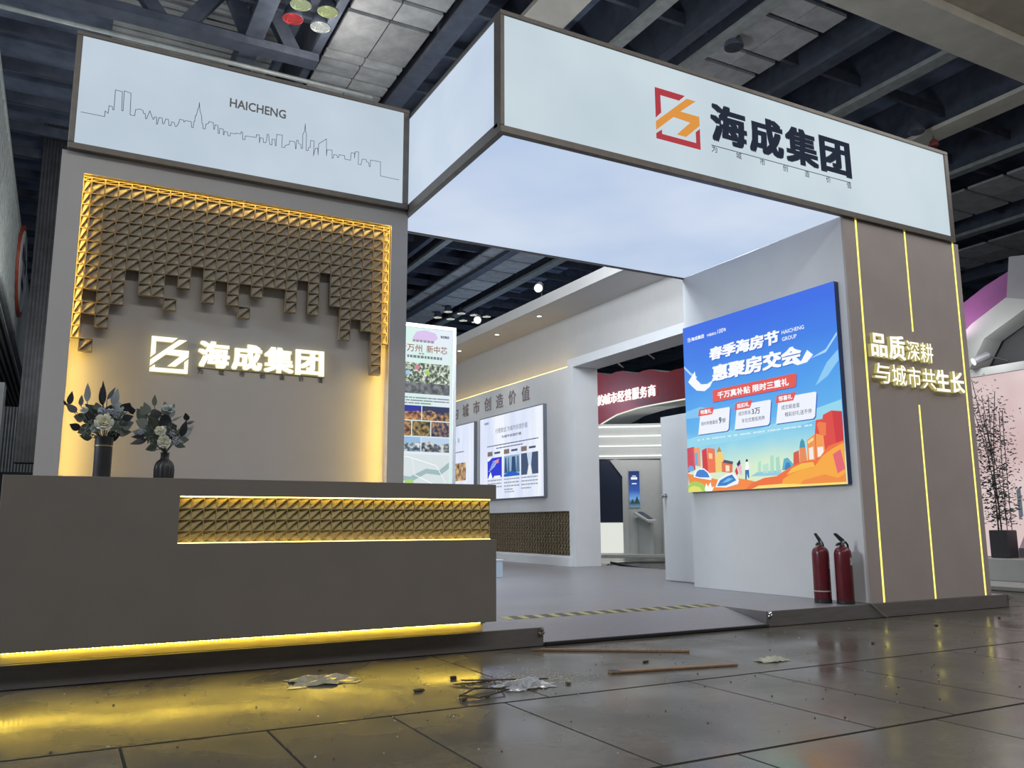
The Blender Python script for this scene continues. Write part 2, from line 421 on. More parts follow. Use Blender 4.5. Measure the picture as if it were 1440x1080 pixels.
# corrugated gallery running back along the left of the hall
wg = MB(); wg.box(-1.9, -1.22, 2, 29.9, 5.15, 7.25, CORR)
for i in range(90): wg.box(-1.22, -1.205, 2+i*.31, 2.16+i*.31, 5.2, 7.2, CORR)
wg.box(-1.25, -1.19, 2, 29.9, 7.2, 7.3, CORR); wg.box(-1.25, -1.19, 2, 29.9, 5.1, 5.2, CORR)
wl = wg.build('wall_left_gallery'); tag(wl, kind='structure')
sg = MB(); sg.box(-6, -1.25, 2, 29.9, 5.0, 5.1, CORRD)
for i in range(40): sg.box(-6+i*.12, -6+i*.12+.05, 2, 29.9, 4.94, 5.0, CORR)
tag(sg.build('ceiling_gallery'), kind='structure')
wcol = MB(); wcol.box(-2.2, -1.08, 13.0, 13.6, 0, 3.5, M('grey_column', (0.16, 0.16, 0.165), 0.7)); tag(wcol.build('wall_left_pillar'), kind='structure')
wd = MB(); wd.box(-.95, -.25, 16.0, 16.5, 2.2, 10.1, CORRD)
for i in range(10): wd.box(-.95+i*.07, -.95+i*.07+.035, 15.96, 16.0, 2.2, 10.1, CORRD)
tag(wd.build('wall_left_duct'), kind='structure')
wk = MB(); wk.box(-6, .6, 20, 20.2, 2.2, 3.9, CORRD)
for i in range(50): wk.box(-3+i*.07, -3+i*.07+.03, 19.97, 20.0, 2.2, 3.9, CORR)
tag(wk.build('wall_left_grille'), kind='structure')
# oval board on the gallery
ob = thing('oval_sign', (-1.2, 16.5, 6.6), 'oval white sign with a red rim on the grey corrugated gallery', 'sign')
a = Art((-1.2, 16.5, 6.6), (Vector((0, 1, 0)), Vector((0, 0, 1)), Vector((1, 0, 0))))
el = lambda ru, rv: [(ru*math.cos(t*math.pi/16), rv*math.sin(t*math.pi/16)) for t in range(32)]
a.slab(el(1.7, 1.0), M('red_rim', (0.35, 0.06, 0.03), 0.5), 0, .05); a.build('rim', ob)
a2 = Art((-1.2, 16.5, 6.6), (Vector((0, 1, 0)), Vector((0, 0, 1)), Vector((1, 0, 0))))
a2.slab(el(1.55, .88), M('sign_face', (0.6, 0.6, 0.6), 0.5), .04, .06)
for i, (u, v, w, h) in enumerate([(-.9, .1, .5, .35), (-.2, .2, .45, .3), (.4, .1, .5, .35), (-.5, -.4, 1.0, .2)]): a2.rect(u, v, u+w, v+h, BLACK, 52)
a2.build('face', ob)

# ================================================================== BOOTH: PLATFORM
PZ = 0.125
pl = thing('stage_platform', (4, 4, 0), 'raised grey wood-look stage floor that carries the whole stand', 'platform')
m = MB()
NX0, NX1, NY = 3.015, 5.12, 0.52
deck = [(-.9, 0.012), (NX0, 0.012), (NX0, NY), (NX1, NY), (NX1, 0.012), (8.345, 0.012), (8.345, 13), (-.9, 13)]
m.extr([(x, y, 0.004) for x, y in deck], (0, 0, PZ-.006), DECK); m.build('deck', pl)
B('edge_board', pl, EDGE, (-.9, NX0, 0, .018, 0.002, PZ), bevel=.002)
B('edge_board', pl, EDGE, (NX1, 8.36, 0, .018, 0.002, PZ), bevel=.002)
B('edge_board', pl, EDGE, (8.342, 8.36, .018, 13, 0.002, PZ), bevel=.002)
for x in (NX0-.02, NX1+.02, 8.36):
    m = MB()
    for dx, dy, dz in ((0, 0, .0), (.012, -.008, -.012), (-.014, -.006, -.02), (.004, -.01, .008)):
        m.lathe([(.003, -.008), (.009, -.008), (.011, 0), (.009, .007), (.003, .009)], (x+dx, -.006+dy, PZ-.02+dz), CHROME, 8)
    m.box(x-.022, x+.022, -.006, .0, PZ-.05, PZ-.002, CHROME)
    m.build('corner_bracket', pl)
# white skirting inside
# ---- ramp
rp = thing('access_ramp', (4.07, .25, 0), 'low grey ramp with black front lip leading up onto the stage', 'ramp')
m = MB()
m.extr([(NX0+.008, 0.0, .022), (NX0+.008, NY-.004, PZ), (NX0+.008, NY-.004, .004), (NX0+.008, 0.0, .004)], (NX1-NX0-.016, 0, 0), RAMP)
m.build('slope', rp)
B('front_lip', rp, BLACK, (NX0+.006, NX1-.006, -.02, .0, .003, .028), bevel=.004)
tp = thing('hazard_tape', (4.05, .55, PZ), 'yellow and black striped hazard tape along the top of the ramp', 'tape')
TY = M('tape_yellow', (0.50, 0.46, 0.16), 0.45, nscale=30, namt=0.15); TK = M('tape_black', (0.05, 0.05, 0.045), 0.45, nscale=30, namt=0.3)
B('backing', tp, TY, (NX0+.02, NX1+.02, NY+.005, NY+.20, PZ-.002, PZ+.0015))
n = 15
for i in range(n):
    x = NX0+.06+i*(NX1-NX0-.02)/n
    m = MB(); m.extr([(x, NY+.006, PZ+.0015), (x+.075, NY+.006, PZ+.0015), (x+.075-.06+.10, NY+.199, PZ+.0015), (x-.06+.10, NY+.199, PZ+.0015)], (0, 0, .0008), TK)
    m.build('stripe', tp)

# ================================================================== RECEPTION WALL (left)
wl = MB()
Y0 = 1.895; YB = 2.05
LP = .018
wl.box(-.189, -.026-LP, Y0, 2.4, PZ, 3.738, WARMW); wl.box(2.531+LP, 2.69, Y0, 2.4, PZ, 3.738, WARMW)
wl.box(-.026-LP, 2.531+LP, Y0, 2.4, 3.574+LP, 3.738, WARMW); wl.box(-.026-LP, 2.531+LP, YB, 2.4, PZ, 3.574+LP, WARMW)
wl.box(-.026-LP, -.026, Y0, Y0+.012, PZ, 3.574+LP, WARMW); wl.box(2.531, 2.531+LP, Y0, Y0+.012, PZ, 3.574+LP, WARMW); wl.box(-.026, 2.531, Y0, Y0+.012, 3.574, 3.574+LP, WARMW)
tag(wl.build('wall_left'), kind='structure')
# LED tapes tucked into the reveal
m = MB(); m.box(-.0435, -.038, 1.909, 1.930, PZ+.8, 3.57, LEDY)
tag(m.build('led_tape'), 'warm LED tape down the left edge of the recessed reception wall', 'light strip', 'LED tapes of the reception wall')
m = MB(); m.box(2.543, 2.5485, 1.909, 1.930, PZ+.8, 3.57, LEDY)
tag(m.build('led_tape'), 'warm LED tape down the right edge of the recessed reception wall', 'light strip', 'LED tapes of the reception wall')
m = MB(); m.box(-.02, 2.525, 1.909, 1.926, 3.586, 3.5915, LEDY)
tag(m.build('led_tape'), 'warm LED tape along the top edge of the recessed reception wall', 'light strip', 'LED tapes of the reception wall')
# ---- lattice tiles
def tile_geo(w, h, d, t, dd=(.14, .50, .10, .46)):
    """square frame with a diagonal bar; both triangles sink to a sloping facet. front face towards -y"""
    o = [(0, 0), (w, 0), (w, h), (0, h)]; s = t*0.8
    kx, kz = t+s*1.6*min(1, w/h), t+s*1.6*min(1, h/w)
    A = [(t, kz), (w-kx, h-t), (t, h-t)]; Bt = [(kx, t), (w-t, t), (w-t, h-kz)]
    pts = o+A+Bt; N = len(pts)
    dep = [d, d, d, d, d*dd[0], d*dd[0], d*dd[1], d*dd[3], d*dd[2], d*dd[3]]
    V = [(x, 0, z) for x, z in pts]+[(x, e, z) for (x, z), e in zip(pts, dep)]
    F = [(0, 1, 8, 7), (1, 2, 9, 8), (2, 3, 6, 5), (3, 0, 4, 6), (0, 7, 9, 2, 5, 4)]
    for ring in ((0, 1, 2, 3), (4, 6, 5), (7, 9, 8)):
        for i in range(len(ring)):
            p, q = ring[i], ring[(i+1) % len(ring)]; F.append((p, p+N, q+N, q))
    return V, F, [(4+N, 5+N, 6+N), (7+N, 8+N, 9+N)]
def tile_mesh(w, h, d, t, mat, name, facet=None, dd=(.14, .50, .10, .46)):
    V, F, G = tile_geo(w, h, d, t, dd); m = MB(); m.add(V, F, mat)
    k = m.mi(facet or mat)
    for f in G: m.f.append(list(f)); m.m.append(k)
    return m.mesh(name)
TW, TH, TZ = .0976, .0982, 3.539
lat = thing('lattice_screen', (1.25, 1.95, 2.1), 'bronze lattice of square tiles hanging in ragged columns on the reception wall', 'wall lattice')
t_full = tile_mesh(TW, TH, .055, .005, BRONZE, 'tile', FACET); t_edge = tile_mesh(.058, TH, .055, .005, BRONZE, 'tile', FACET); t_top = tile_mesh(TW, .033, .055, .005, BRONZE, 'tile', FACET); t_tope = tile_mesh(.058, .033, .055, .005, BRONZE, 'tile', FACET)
rows = [13, 9, 12, 10, 7, 9, 9, 7, 8, 6, 9, 7, 9, 7, 8, 7, 7, 9, 6, 9, 5, 8, 11, 9, 10, 14, 11]
extra = {1: [10, 13], 7: [9], 13: [9]}
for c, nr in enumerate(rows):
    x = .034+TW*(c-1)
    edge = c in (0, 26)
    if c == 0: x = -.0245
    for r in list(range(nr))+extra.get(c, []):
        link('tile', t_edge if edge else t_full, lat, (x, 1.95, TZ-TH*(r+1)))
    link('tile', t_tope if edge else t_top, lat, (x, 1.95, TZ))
# ---- glowing logo
lg = thing('logo_sign', (1.27, 2.05, 2.2), 'glowing white emblem and four raised characters on the reception wall', 'sign')
a = Art((.556, 2.05, 2.056), FRONT)
for i, pg in enumerate(EMB_RED+[EMB_OR]):
    e = Art((.556, 2.05, 2.056), FRONT); q = [(u*.288, v*.29) for u, v in pg]
    e.slab(q, SIGNS, .002, .028); e.slab(q, SIGNW, .0281, .031); e.build('emblem_piece', lg)
for i, ch in enumerate('海成集团'):
    e = Art((.556, 2.05, 2.056), FRONT)
    e.text(ch, .363+i*.268, .068, .252, .224, SIGNW, d=.002, bold=.045, sq=True, depth=.03, side=SIGNS, shear=-.02)
    e.build('letter', lg)
DG = M('dark_letter', (0.07, 0.065, 0.06), 0.5)
e = Art((.556, 2.05, 2.056), FRONT); e.slab([(.362, .06), (1.43, .06), (1.43, .064), (.362, .064)], DG, 0, .004); e.build('rule_line', lg)
for i, ch in enumerate('为城市创造价值'):
    e = Art((.556, 2.05, 2.056), FRONT); e.text(ch, .365+i*.168, .014, .044, .044, DG, d=.0005, depth=.003); e.build('letter', lg)
# ---- header sign over the reception wall
hs = thing('header_lightbox', (1.25, 2.1, 3.74), 'white header lightbox with a thin city skyline above the reception wall', 'sign')
FY = 1.8365
B('frame_rail', hs, FRAME, (-.155, 2.668, FY, 2.4, 3.738, 3.79), bevel=.003)
B('frame_rail', hs, FRAME, (-.155, 2.668, FY, 2.4, 4.70, 4.735), bevel=.003)
B('frame_post', hs, FRAME, (-.155, -.112, FY, 2.4, 3.79, 4.70), bevel=.003)
B('frame_post', hs, FRAME, (2.612, 2.668, FY, 2.4, 3.79, 4.70), bevel=.003)
LB = EMnoise('lightbox_left', (184, 199, 212), (192, 207, 219), 1.2, 1.0, light=True)
B('light_panel', hs, LB, (-.112, 2.612, FY+.012, FY+.03, 3.79, 4.70))
B('back_panel', hs, WHITE, (-.112, 2.612, 2.3, 2.39, 3.79, 4.70))
GR = EM((92, 92, 90), 1.0)
a = Art((0, FY+.012, 0), FRONT)
a.text('HAICHENG', 1.03, 4.372, .478, .083, GR, 1, bold=.022); a.build('lettering', hs)
SKY = [(-0.082, 4.053), (0.085, 4.054), (0.086, 4.103), (0.108, 4.087), (0.111, 4.154), (0.134, 4.152), (0.139, 4.126), (0.148, 4.127), (0.147, 4.299), (0.198, 4.298), (0.204, 4.134), (0.214, 4.134), (0.212, 4.308), (0.262, 4.3), (0.267, 4.113), (0.301, 4.113), (0.305, 4.168), (0.338, 4.18), (0.359, 4.172), (0.364, 4.15), (0.378, 4.151), (0.383, 4.107), (0.39, 4.108), (0.411, 4.183), (0.437, 4.116), (0.445, 4.118), (0.447, 4.137), (0.465, 4.139), (0.467, 4.079), (0.473, 4.081), (0.483, 4.141), (0.506, 4.143), (0.513, 4.094), (0.523, 4.096), (0.534, 4.141), (0.555, 4.141), (0.562, 4.091), (0.577, 4.092), (0.581, 4.125), (0.6, 4.126), (0.61, 4.092), (0.62, 4.095), (0.637, 4.134), (0.64, 4.164), (0.67, 4.163), (0.675, 4.147), (0.687, 4.163), (0.731, 4.164), (0.737, 4.115), (0.749, 4.114), (0.752, 4.169), (0.759, 4.176), (0.76, 4.223), (0.768, 4.228), (0.777, 4.287), (0.784, 4.309), (0.786, 4.35), (0.794, 4.278), (0.809, 4.235), (0.816, 4.17), (0.823, 4.166), (0.827, 4.125), (0.845, 4.125), (0.847, 4.167), (0.868, 4.182), (0.872, 4.2), (0.906, 4.195), (0.912, 4.139), (0.919, 4.141), (0.921, 4.181), (0.943, 4.18), (0.95, 4.109), (0.959, 4.111), (0.96, 4.157), (0.988, 4.157), (0.992, 4.107), (0.997, 4.108), (0.998, 4.139), (1.024, 4.138), (1.029, 4.107), (1.046, 4.108), (1.05, 4.136), (1.088, 4.136), (1.093, 4.146), (1.133, 4.147), (1.136, 4.168), (1.148, 4.165), (1.151, 4.1), (1.17, 4.103), (1.172, 4.137), (1.263, 4.144), (1.264, 4.17), (1.289, 4.171), (1.292, 4.101), (1.298, 4.15), (1.322, 4.149), (1.326, 4.111), (1.343, 4.112), (1.352, 4.135), (1.354, 4.195), (1.368, 4.194), (1.374, 4.137), (1.382, 4.104), (1.399, 4.106), (1.398, 4.159), (1.423, 4.16), (1.428, 4.104), (1.434, 4.105), (1.436, 4.211), (1.485, 4.216), (1.484, 4.103), (1.51, 4.105), (1.513, 4.125), (1.548, 4.143), (1.55, 4.177), (1.596, 4.179), (1.604, 4.114), (1.608, 4.115), (1.612, 4.198), (1.623, 4.198), (1.631, 4.169), (1.65, 4.164), (1.653, 4.13), (1.666, 4.132), (1.663, 4.26), (1.678, 4.3), (1.681, 4.368), (1.688, 4.298), (1.696, 4.264), (1.698, 4.12), (1.716, 4.122), (1.72, 4.153), (1.734, 4.156), (1.735, 4.223), (1.767, 4.224), (1.765, 4.083), (1.775, 4.139), (1.783, 4.16), (1.801, 4.162), (1.806, 4.101), (1.808, 4.207), (1.877, 4.269), (1.882, 4.108), (1.886, 4.167), (1.932, 4.173), (1.934, 4.097), (1.945, 4.099), (1.948, 4.133), (1.976, 4.136), (1.983, 4.114), (1.994, 4.116), (1.998, 4.144), (2.048, 4.146), (2.053, 4.113), (2.105, 4.113), (2.11, 4.187), (2.141, 4.19), (2.142, 4.142), (2.147, 4.204), (2.179, 4.209), (2.179, 4.09), (2.203, 4.09), (2.216, 4.148), (2.254, 4.15), (2.259, 4.13), (2.277, 4.127), (2.284, 4.089), (2.293, 4.091), (2.294, 4.155), (2.391, 4.158), (2.394, 4.02), (2.576, 4.018)]
a = Art((0, FY+.012, 0), FRONT); hw = .0024
for p, q in zip(SKY, SKY[1:]):
    d = Vector((q[0]-p[0], q[1]-p[1])); 
    if d.length < 1e-4: continue
    d.normalize(); nrm = Vector((-d.y, d.x))*hw; p2 = Vector(p)-d*hw; q2 = Vector(q)+d*hw
    a.poly([tuple(p2-nrm), tuple(q2-nrm), tuple(q2+nrm), tuple(p2+nrm)], EM((78, 86, 98), 1.0), 1)
a.build('skyline_drawing', hs)

# ================================================================== BIG HEADER BOX
bb = thing('canopy_lightbox', (5.3, 1.2, 3.71), 'large white canopy lightbox with red-orange emblem and black characters, glowing underneath', 'sign')
X0, X1, BY0, BY1, BZ0, BZ1 = 2.674, 8.02, -.026, 2.36, 3.705, 4.705
PANF = EMnoise('lightbox_front', (190, 206, 215), (202, 216, 224), 0.8, 1.0, light=True)
PANL = EMnoise('lightbox_side', (186, 203, 224), (200, 214, 230), 0.9, 1.0, light=True)
PANS = EMnoise('lightbox_soffit', (182, 201, 230), (205, 217, 236), 0.5, 1.0, light=True)
fr = .045
for b in ((X0, X1, BY0, BY0+.05, BZ0, BZ0+.058), (X0, X1, BY0, BY0+.05, BZ1-.04, BZ1), (X0, X1, BY1-.05, BY1, BZ0, BZ0+.04), (X0, X1, BY1-.05, BY1, BZ1-.04, BZ1),
          (X0, X0+.05, BY0+.05, BY1-.05, BZ0, BZ0+.095), (X0, X0+.05, BY0+.05, BY1-.05, BZ1-.035, BZ1), (X1-.05, X1, BY0+.05, BY1-.05, BZ0, BZ0+.05), (X1-.05, X1, BY0+.05, BY1-.05, BZ1-.04, BZ1)):
    B('frame_rail', bb, FRAME, b, bevel=.003)
for b in ((X0, X0+.036, BY0, BY0+.11, BZ0+.058, BZ1-.04), (X1-.06, X1, BY0, BY0+.05, BZ0+.058, BZ1-.04), (X0, X0+.05, BY1-.05, BY1, BZ0+.04, BZ1-.04), (X1-.05, X1, BY1-.05, BY1, BZ0+.04, BZ1-.04)):
    B('frame_post', bb, FRAME, b, bevel=.003)
B('front_panel', bb, PANF, (X0+.036, X1-.06, BY0+.012, BY0+.03, BZ0+.058, BZ1-.04))
B('side_panel', bb, PANL, (X0+.012, X0+.03, BY0+.11, BY1-.05, BZ0+.095, BZ1-.035))
B('side_panel', bb, PANL, (X1-.03, X1-.012, BY0+.05, BY1-.05, BZ0+.05, BZ1-.04))
B('back_panel', bb, WHITE, (X0+.05, X1-.05, BY1-.03, BY1-.012, BZ0+.04, BZ1-.04))
B('soffit_panel', bb, PANS, (X0+.05, 6.355, BY0+.05, BY1-.05, BZ0+.008, BZ0+.02))
B('top_panel', bb, WHITE, (X0+.05, X1-.05, BY0+.05, BY1-.05, BZ1-.03, BZ1-.012))
RED = EM((172, 52, 62), 1.0); ORG_ = EM((218, 146, 62), 1.0); INK = EM((40, 46, 60), 1.0)
for i, pg in enumerate(EMB_RED+[EMB_OR]):
    a = Art((4.14, BY0+.012, 3.987), FRONT); a.poly([(u*.475, v*.46) for u, v in pg], RED if i < 2 else ORG_, 1); a.build('emblem_piece', bb)
for i, ch in enumerate('海成集团'):
    a = Art((4.14, BY0+.012, 3.987), FRONT); a.text(ch, .602+i*.448, .115, .425, .365, INK, 1, bold=.05, sq=True, shear=-.02); a.build('letter', bb)
a = Art((4.14, BY0+.012, 3.987), FRONT); a.rect(.598, .07, 2.345, .077, INK, 1); a.build('rule_line', bb)
for i, ch in enumerate('为城市创造价值'):
    a = Art((4.14, BY0+.012, 3.987), FRONT); a.text(ch, .6+i*.281, .012, .062, .062, INK, 1, bold=.006); a.build('letter', bb)

# ================================================================== RIGHT BLOCK (poster wall + column front)
XR, XE = 6.357, 8.09
wr = MB(); wr.box(XR, XE, .03, 2.345, PZ, 3.712, WHITE); w4 = tag(wr.build('wall_right'), kind='structure')
for x0, x1 in ((XR, 6.53), (6.552, 7.243), (7.263, 8.0), (8.022, XE+.012)):
    B('cladding_panel', w4, CLAD, (x0, x1, .008, .03, PZ+.001, 3.703), bevel=.002)
B('groove_backing', w4, BLACK, (6.53, 8.022, .024, .0305, PZ, 3.703))
for (x0, x1, z0, z1, lab) in ((6.53, 6.552, PZ+.004, 3.70, 'full-height yellow LED line on the column, nearest the blue poster'),
                              (7.243, 7.263, 2.68, 3.70, 'short yellow LED line on the column above the raised slogan'),
                              (7.243, 7.263, PZ+.004, 1.95, 'short yellow LED line on the column below the raised slogan'),
                              (8.0, 8.022, PZ+.004, 3.70, 'full-height yellow LED line along the outer right edge of the column')):
    m = MB(); m.box(x0+.003, x1-.003, .006, .022, z0, z1, LEDC)
    tag(m.build('led_line'), lab, 'light strip', 'LED lines of the column')
B('groove_cover', w4, CLAD, (7.243, 7.263, .0085, .03, 1.955, 2.675))
cs = thing('slogan_sign', (7.2, 0, 2.35), 'two lines of raised glowing characters on the taupe column', 'sign')
def slog(ch, x, z, w, h, bold):
    e = Art((0, .008, 0), FRONT); e.text(ch, x, z, w, h, SIGNW, d=.012, bold=bold, sq=bold > .02, depth=.035, side=SIGNC); e.build('letter', cs)
for ch, x, z, w, h, bo in (('品', 6.565, 2.365, .225, .225, .032), ('质', 6.815, 2.36, .235, .235, .03), ('深', 7.07, 2.37, .19, .195, .008), ('耕', 7.275, 2.37, .19, .195, .008),
                           ('与', 6.59, 2.115, .215, .19, .008), ('城', 6.83, 2.11, .205, .2, .008), ('市', 7.055, 2.11, .195, .2, .008), ('共', 7.27, 2.11, .2, .2, .008), ('生', 7.475, 2.10, .21, .215, .032), ('长', 7.70, 2.10, .215, .215, .032)):
    slog(ch, x, z, w, h, bo)

# ---- the blue poster lightbox
ps = thing('poster_lightbox', (6.35, 1.2, 1.18), 'big square lightbox poster, bright blue with white title and orange town', 'poster')
PX = 6.30
B('case', ps, M('blue_case', (0.03, 0.055, 0.16), 0.4), (PX+.002, XR-.0005, .11, 2.307, 1.178, 3.088), bevel=.003)
SKYM = EMgrad('poster_sky', [(0.0, (222, 236, 190)), (0.18, (214, 236, 205)), (0.30, (150, 212, 232)), (0.42, (100, 180, 236)), (0.62, (80, 156, 236)), (0.82, (66, 128, 230)), (1.0, (62, 110, 228))], 2, 0.0, 1.91, 1.0, True)
a = Art((PX, 2.307, 1.178), SIDE)
a.rect(0, 0, 2.197, 1.91, SKYM, 0.5); a.build('face', ps)
def art(): return Art((PX, 2.307, 1.178), SIDE)
WHT = EM((246, 249, 255), 1.0); DBL = EM((52, 92, 190), 1.0); PR = EM((226, 92, 84), 1.0); CARD = EM((238, 242, 252), 1.0); TXG = EM((86, 98, 120), 1.0)
a = art()
for p, c, l in [
    ([(-.0, 1.46), (.12, 1.36), (.22, 1.30), (.21, 1.285), (.1, 1.34), (0, 1.43)], (180, 214, 248), 1),
    ([(.0, .92), (.25, .95), (.6, .86), (.9, .95), (.5, .82), (.0, .84)], (132, 196, 240), 1),
    ([(1.9, .95), (2.05, 1.15), (2.19, 1.25), (2.19, 1.15), (2.05, 1.02)], (142, 202, 244), 1),
    ([(1.85, 1.22), (2.05, 1.28), (2.19, 1.42), (2.19, 1.39), (2.05, 1.25)], (172, 214, 248), 1),
    ([(.0, .60), (.5, .66), (1.1, .60), (1.7, .70), (2.19, .78), (2.19, .66), (1.6, .58), (.9, .52), (.0, .50)], (150, 214, 236), 1),
    ([(1.09, .16), (1.10, .27), (1.14, .28), (1.13, .16)], (178, 222, 200), 2), ([(1.26, .15), (1.27, .32), (1.32, .33), (1.31, .15)], (170, 220, 200), 2),
    ([(1.16, .15), (1.16, .24), (1.24, .25), (1.24, .15)], (186, 226, 206), 2), ([(1.34, .15), (1.34, .30), (1.39, .31), (1.40, .15)], (168, 216, 200), 2),
    ([(.98, .13), (1.08, .17), (1.41, .17), (1.40, .12)], (150, 200, 226), 2),
    ([(1.42, .17), (1.45, .28), (1.5, .29), (1.57, .22), (1.57, .17)], (96, 172, 204), 3), ([(1.45, .17), (1.48, .24), (1.52, .24), (1.55, .17)], (60, 130, 190), 4),
    ([(1.57, .2), (1.58, .33), (1.65, .35), (1.65, .2)], (212, 96, 74), 4), ([(1.65, .2), (1.66, .37), (1.73, .40), (1.75, .2)], (232, 140, 92), 4),
    ([(1.66, .37), (1.675, .43), (1.70, .46), (1.725, .43), (1.735, .37)], (72, 150, 178), 5),
    ([(1.75, .22), (1.76, .44), (1.86, .49), (1.86, .22)], (238, 150, 86), 4), ([(1.775, .25), (1.775, .36), (1.83, .37), (1.83, .25)], (248, 232, 226), 6),
    ([(1.85, .24), (1.86, .50), (1.88, .62), (1.96, .62), (1.97, .66), (2.07, .69), (2.19, .67), (2.19, .3), (1.97, .24)], (222, 78, 72), 4),
    ([(1.86, .26), (1.87, .49), (1.96, .47), (1.97, .26)], (244, 158, 84), 5), ([(1.88, .27), (1.88, .36), (1.95, .36), (1.95, .27)], (250, 236, 236), 6),
    ([(1.89, .58), (1.92, .60), (2.0, .58), (1.99, .46), (1.92, .47)], (236, 126, 76), 5), ([(2.08, .68), (2.19, .66), (2.19, .36), (2.10, .38)], (206, 60, 66), 5),
    ([(1.77, .40), (1.77, .43), (1.84, .46), (1.84, .43)], (250, 214, 150), 6),
    ([(0, .22), (0, .50), (.12, .51), (.13, .25)], (204, 78, 96), 3), ([(.10, .3), (.10, .50), (.22, .49), (.22, .28)], (240, 160, 110), 3), ([(.13, .3), (.13, .44), (.18, .44), (.18, .3)], (130, 170, 220), 4),
    ([(.25, .2), (.25, .46), (.33, .48), (.34, .2)], (208, 64, 70), 3), ([(.33, .2), (.34, .48), (.46, .46), (.46, .2)], (238, 120, 84), 3), ([(.36, .36), (.36, .42), (.42, .41), (.42, .35)], (250, 206, 150), 4),
    ([(.46, .2), (.46, .36), (.49, .42), (.53, .45), (.57, .42), (.60, .36), (.60, .2)], (242, 206, 120), 3), ([(.49, .42), (.53, .48), (.57, .42)], (180, 140, 70), 4),
    ([(.56, .2), (.56, .31), (.73, .29), (.72, .18)], (222, 120, 90), 4), ([(.58, .30), (.60, .33), (.74, .30), (.73, .27)], (90, 82, 96), 5), ([(.62, .2), (.62, .27), (.68, .26), (.68, .2)], (248, 226, 200), 5),
    ([(.04, .0), (.0, .21), (.3, .16), (.5, .12), (.8, .12), (.93, .10), (1.07, .07), (1.2, .02), (1.2, 0)], (242, 140, 72), 6),
    ([(.9, 0), (1.0, .06), (1.18, .105), (1.35, .115), (1.45, .16), (1.58, .21), (1.71, .24), (1.85, .245), (1.91, .27), (2.01, .36), (2.19, .40), (2.19, 0)], (238, 116, 66), 7),
    ([(1.40, 0), (1.43, .08), (1.52, .12), (1.69, .165), (1.83, .175), (1.93, .27), (2.05, .33), (2.19, .38), (2.19, 0)], (246, 170, 70), 8),
    ([(1.48, .12), (1.55, .18), (1.68, .22), (1.82, .225), (1.84, .18), (1.69, .165)], (246, 190, 80), 8.5),
    ([(1.6, 0), (1.7, .06), (1.95, .10), (2.1, .06), (2.19, .10), (2.19, 0)], (240, 142, 70), 9),
    ([(2.06, .28), (2.15, .32), (2.19, .14), (2.10, .10)], (226, 104, 116), 10),
    ([(1.0, 0), (1.1, .03), (1.4, .035), (1.7, .02), (2.19, .02), (2.19, 0)], (250, 224, 120), 10),
    ([(.1, .17), (.13, .23), (.19, .26), (.28, .255), (.35, .21), (.40, .15), (.39, .12), (.19, .15)], (240, 246, 255), 9), ([(.13, .175), (.16, .225), (.2, .245), (.28, .24), (.34, .2), (.37, .15), (.2, .16)], (70, 130, 206), 10),
    ([(.0, .25), (.04, .30), (.10, .29), (.12, .24), (.05, .23)], (110, 170, 226), 9),
    ([(.45, .04), (.5, .12), (.62, .17), (.74, .19), (.82, .10), (.80, .06), (.62, .03)], (236, 244, 255), 9), ([(.48, .05), (.53, .11), (.63, .145), (.72, .165), (.78, .10), (.62, .05)], (60, 126, 202), 10),
    ([(.56, .08), (.66, .13), (.74, .12), (.66, .09)], (120, 190, 232), 11),
    ([(0, 0), (0, .06), (.05, .11), (.14, .12), (.25, .09), (.33, .03), (.34, 0)], (168, 206, 96), 11), ([(0, 0), (.02, .05), (.1, .07), (.2, .05), (.25, 0)], (226, 224, 110), 12),
    ([(.28, .02), (.31, .09), (.34, .05), (.38, .10), (.40, .04), (.44, .05), (.40, .0), (.30, 0)], (246, 250, 246), 12),
    ([(.84, .16), (.80, .27), (.84, .31), (.87, .24), (.87, .15)], (238, 180, 200), 12), ([(.80, .27), (.85, .315), (.86, .27), (.82, .24)], (48, 48, 110), 13), ([(.77, .2), (.80, .24), (.82, .17), (.79, .15)], (202, 66, 90), 13),
    ([(.92, .2), (.935, .285), (.975, .28), (.975, .2)], (248, 250, 255), 12), ([(.935, .285), (.94, .31), (.965, .31), (.97, .285)], (60, 50, 60), 13), ([(.92, .2), (.915, .1), (.935, .1), (.945, .16), (.96, .11), (.975, .12), (.975, .2)], (60, 110, 180), 12),
]: a.poly(p, EM(c, 1.0), l)
a.build('town_drawing', ps)
a = art()
a.poly([(.08, 1.26), (.20, 1.365), (.22, 1.27), (.30, 1.20), (.40, 1.19), (.50, 1.22), (.44, 1.15), (.35, 1.115), (.22, 1.14), (.13, 1.21)], WHT, 14)
a.poly([(1.60, 1.235), (1.76, 1.215), (1.84, 1.31), (1.91, 1.25), (1.83, 1.19), (1.71, 1.18)], WHT, 14)
a.text('春季海房节', .455, 1.435, 1.04, .145, DBL, 13, bold=.06, sq=True, shear=.08); a.text('春季海房节', .448, 1.442, 1.04, .145, WHT, 14, bold=.055, sq=True, shear=.08)
a.text('惠聚房交会', .485, 1.19, 1.28, .182, DBL, 13, bold=.06, sq=True, shear=.08); a.text('惠聚房交会', .478, 1.197, 1.28, .182, WHT, 14, bold=.055, sq=True, shear=.08)
a.build('title_lettering', ps); a = art()
a.text('HAICHENG', 1.53, 1.525, .29, .04, WHT, 14, bold=.012); a.build('english_lettering', ps); a = art(); a.text('GROUP', 1.53, 1.455, .19, .04, WHT, 14, bold=.012); a.build('english_lettering', ps); a = art()
a.text('海成集团', .16, 1.722, .22, .045, WHT, 14, bold=.03)
for pg in EMB_RED+[EMB_OR]: a.poly([(.10+u*.05, 1.722+v*.048) for u, v in pg], WHT, 14)
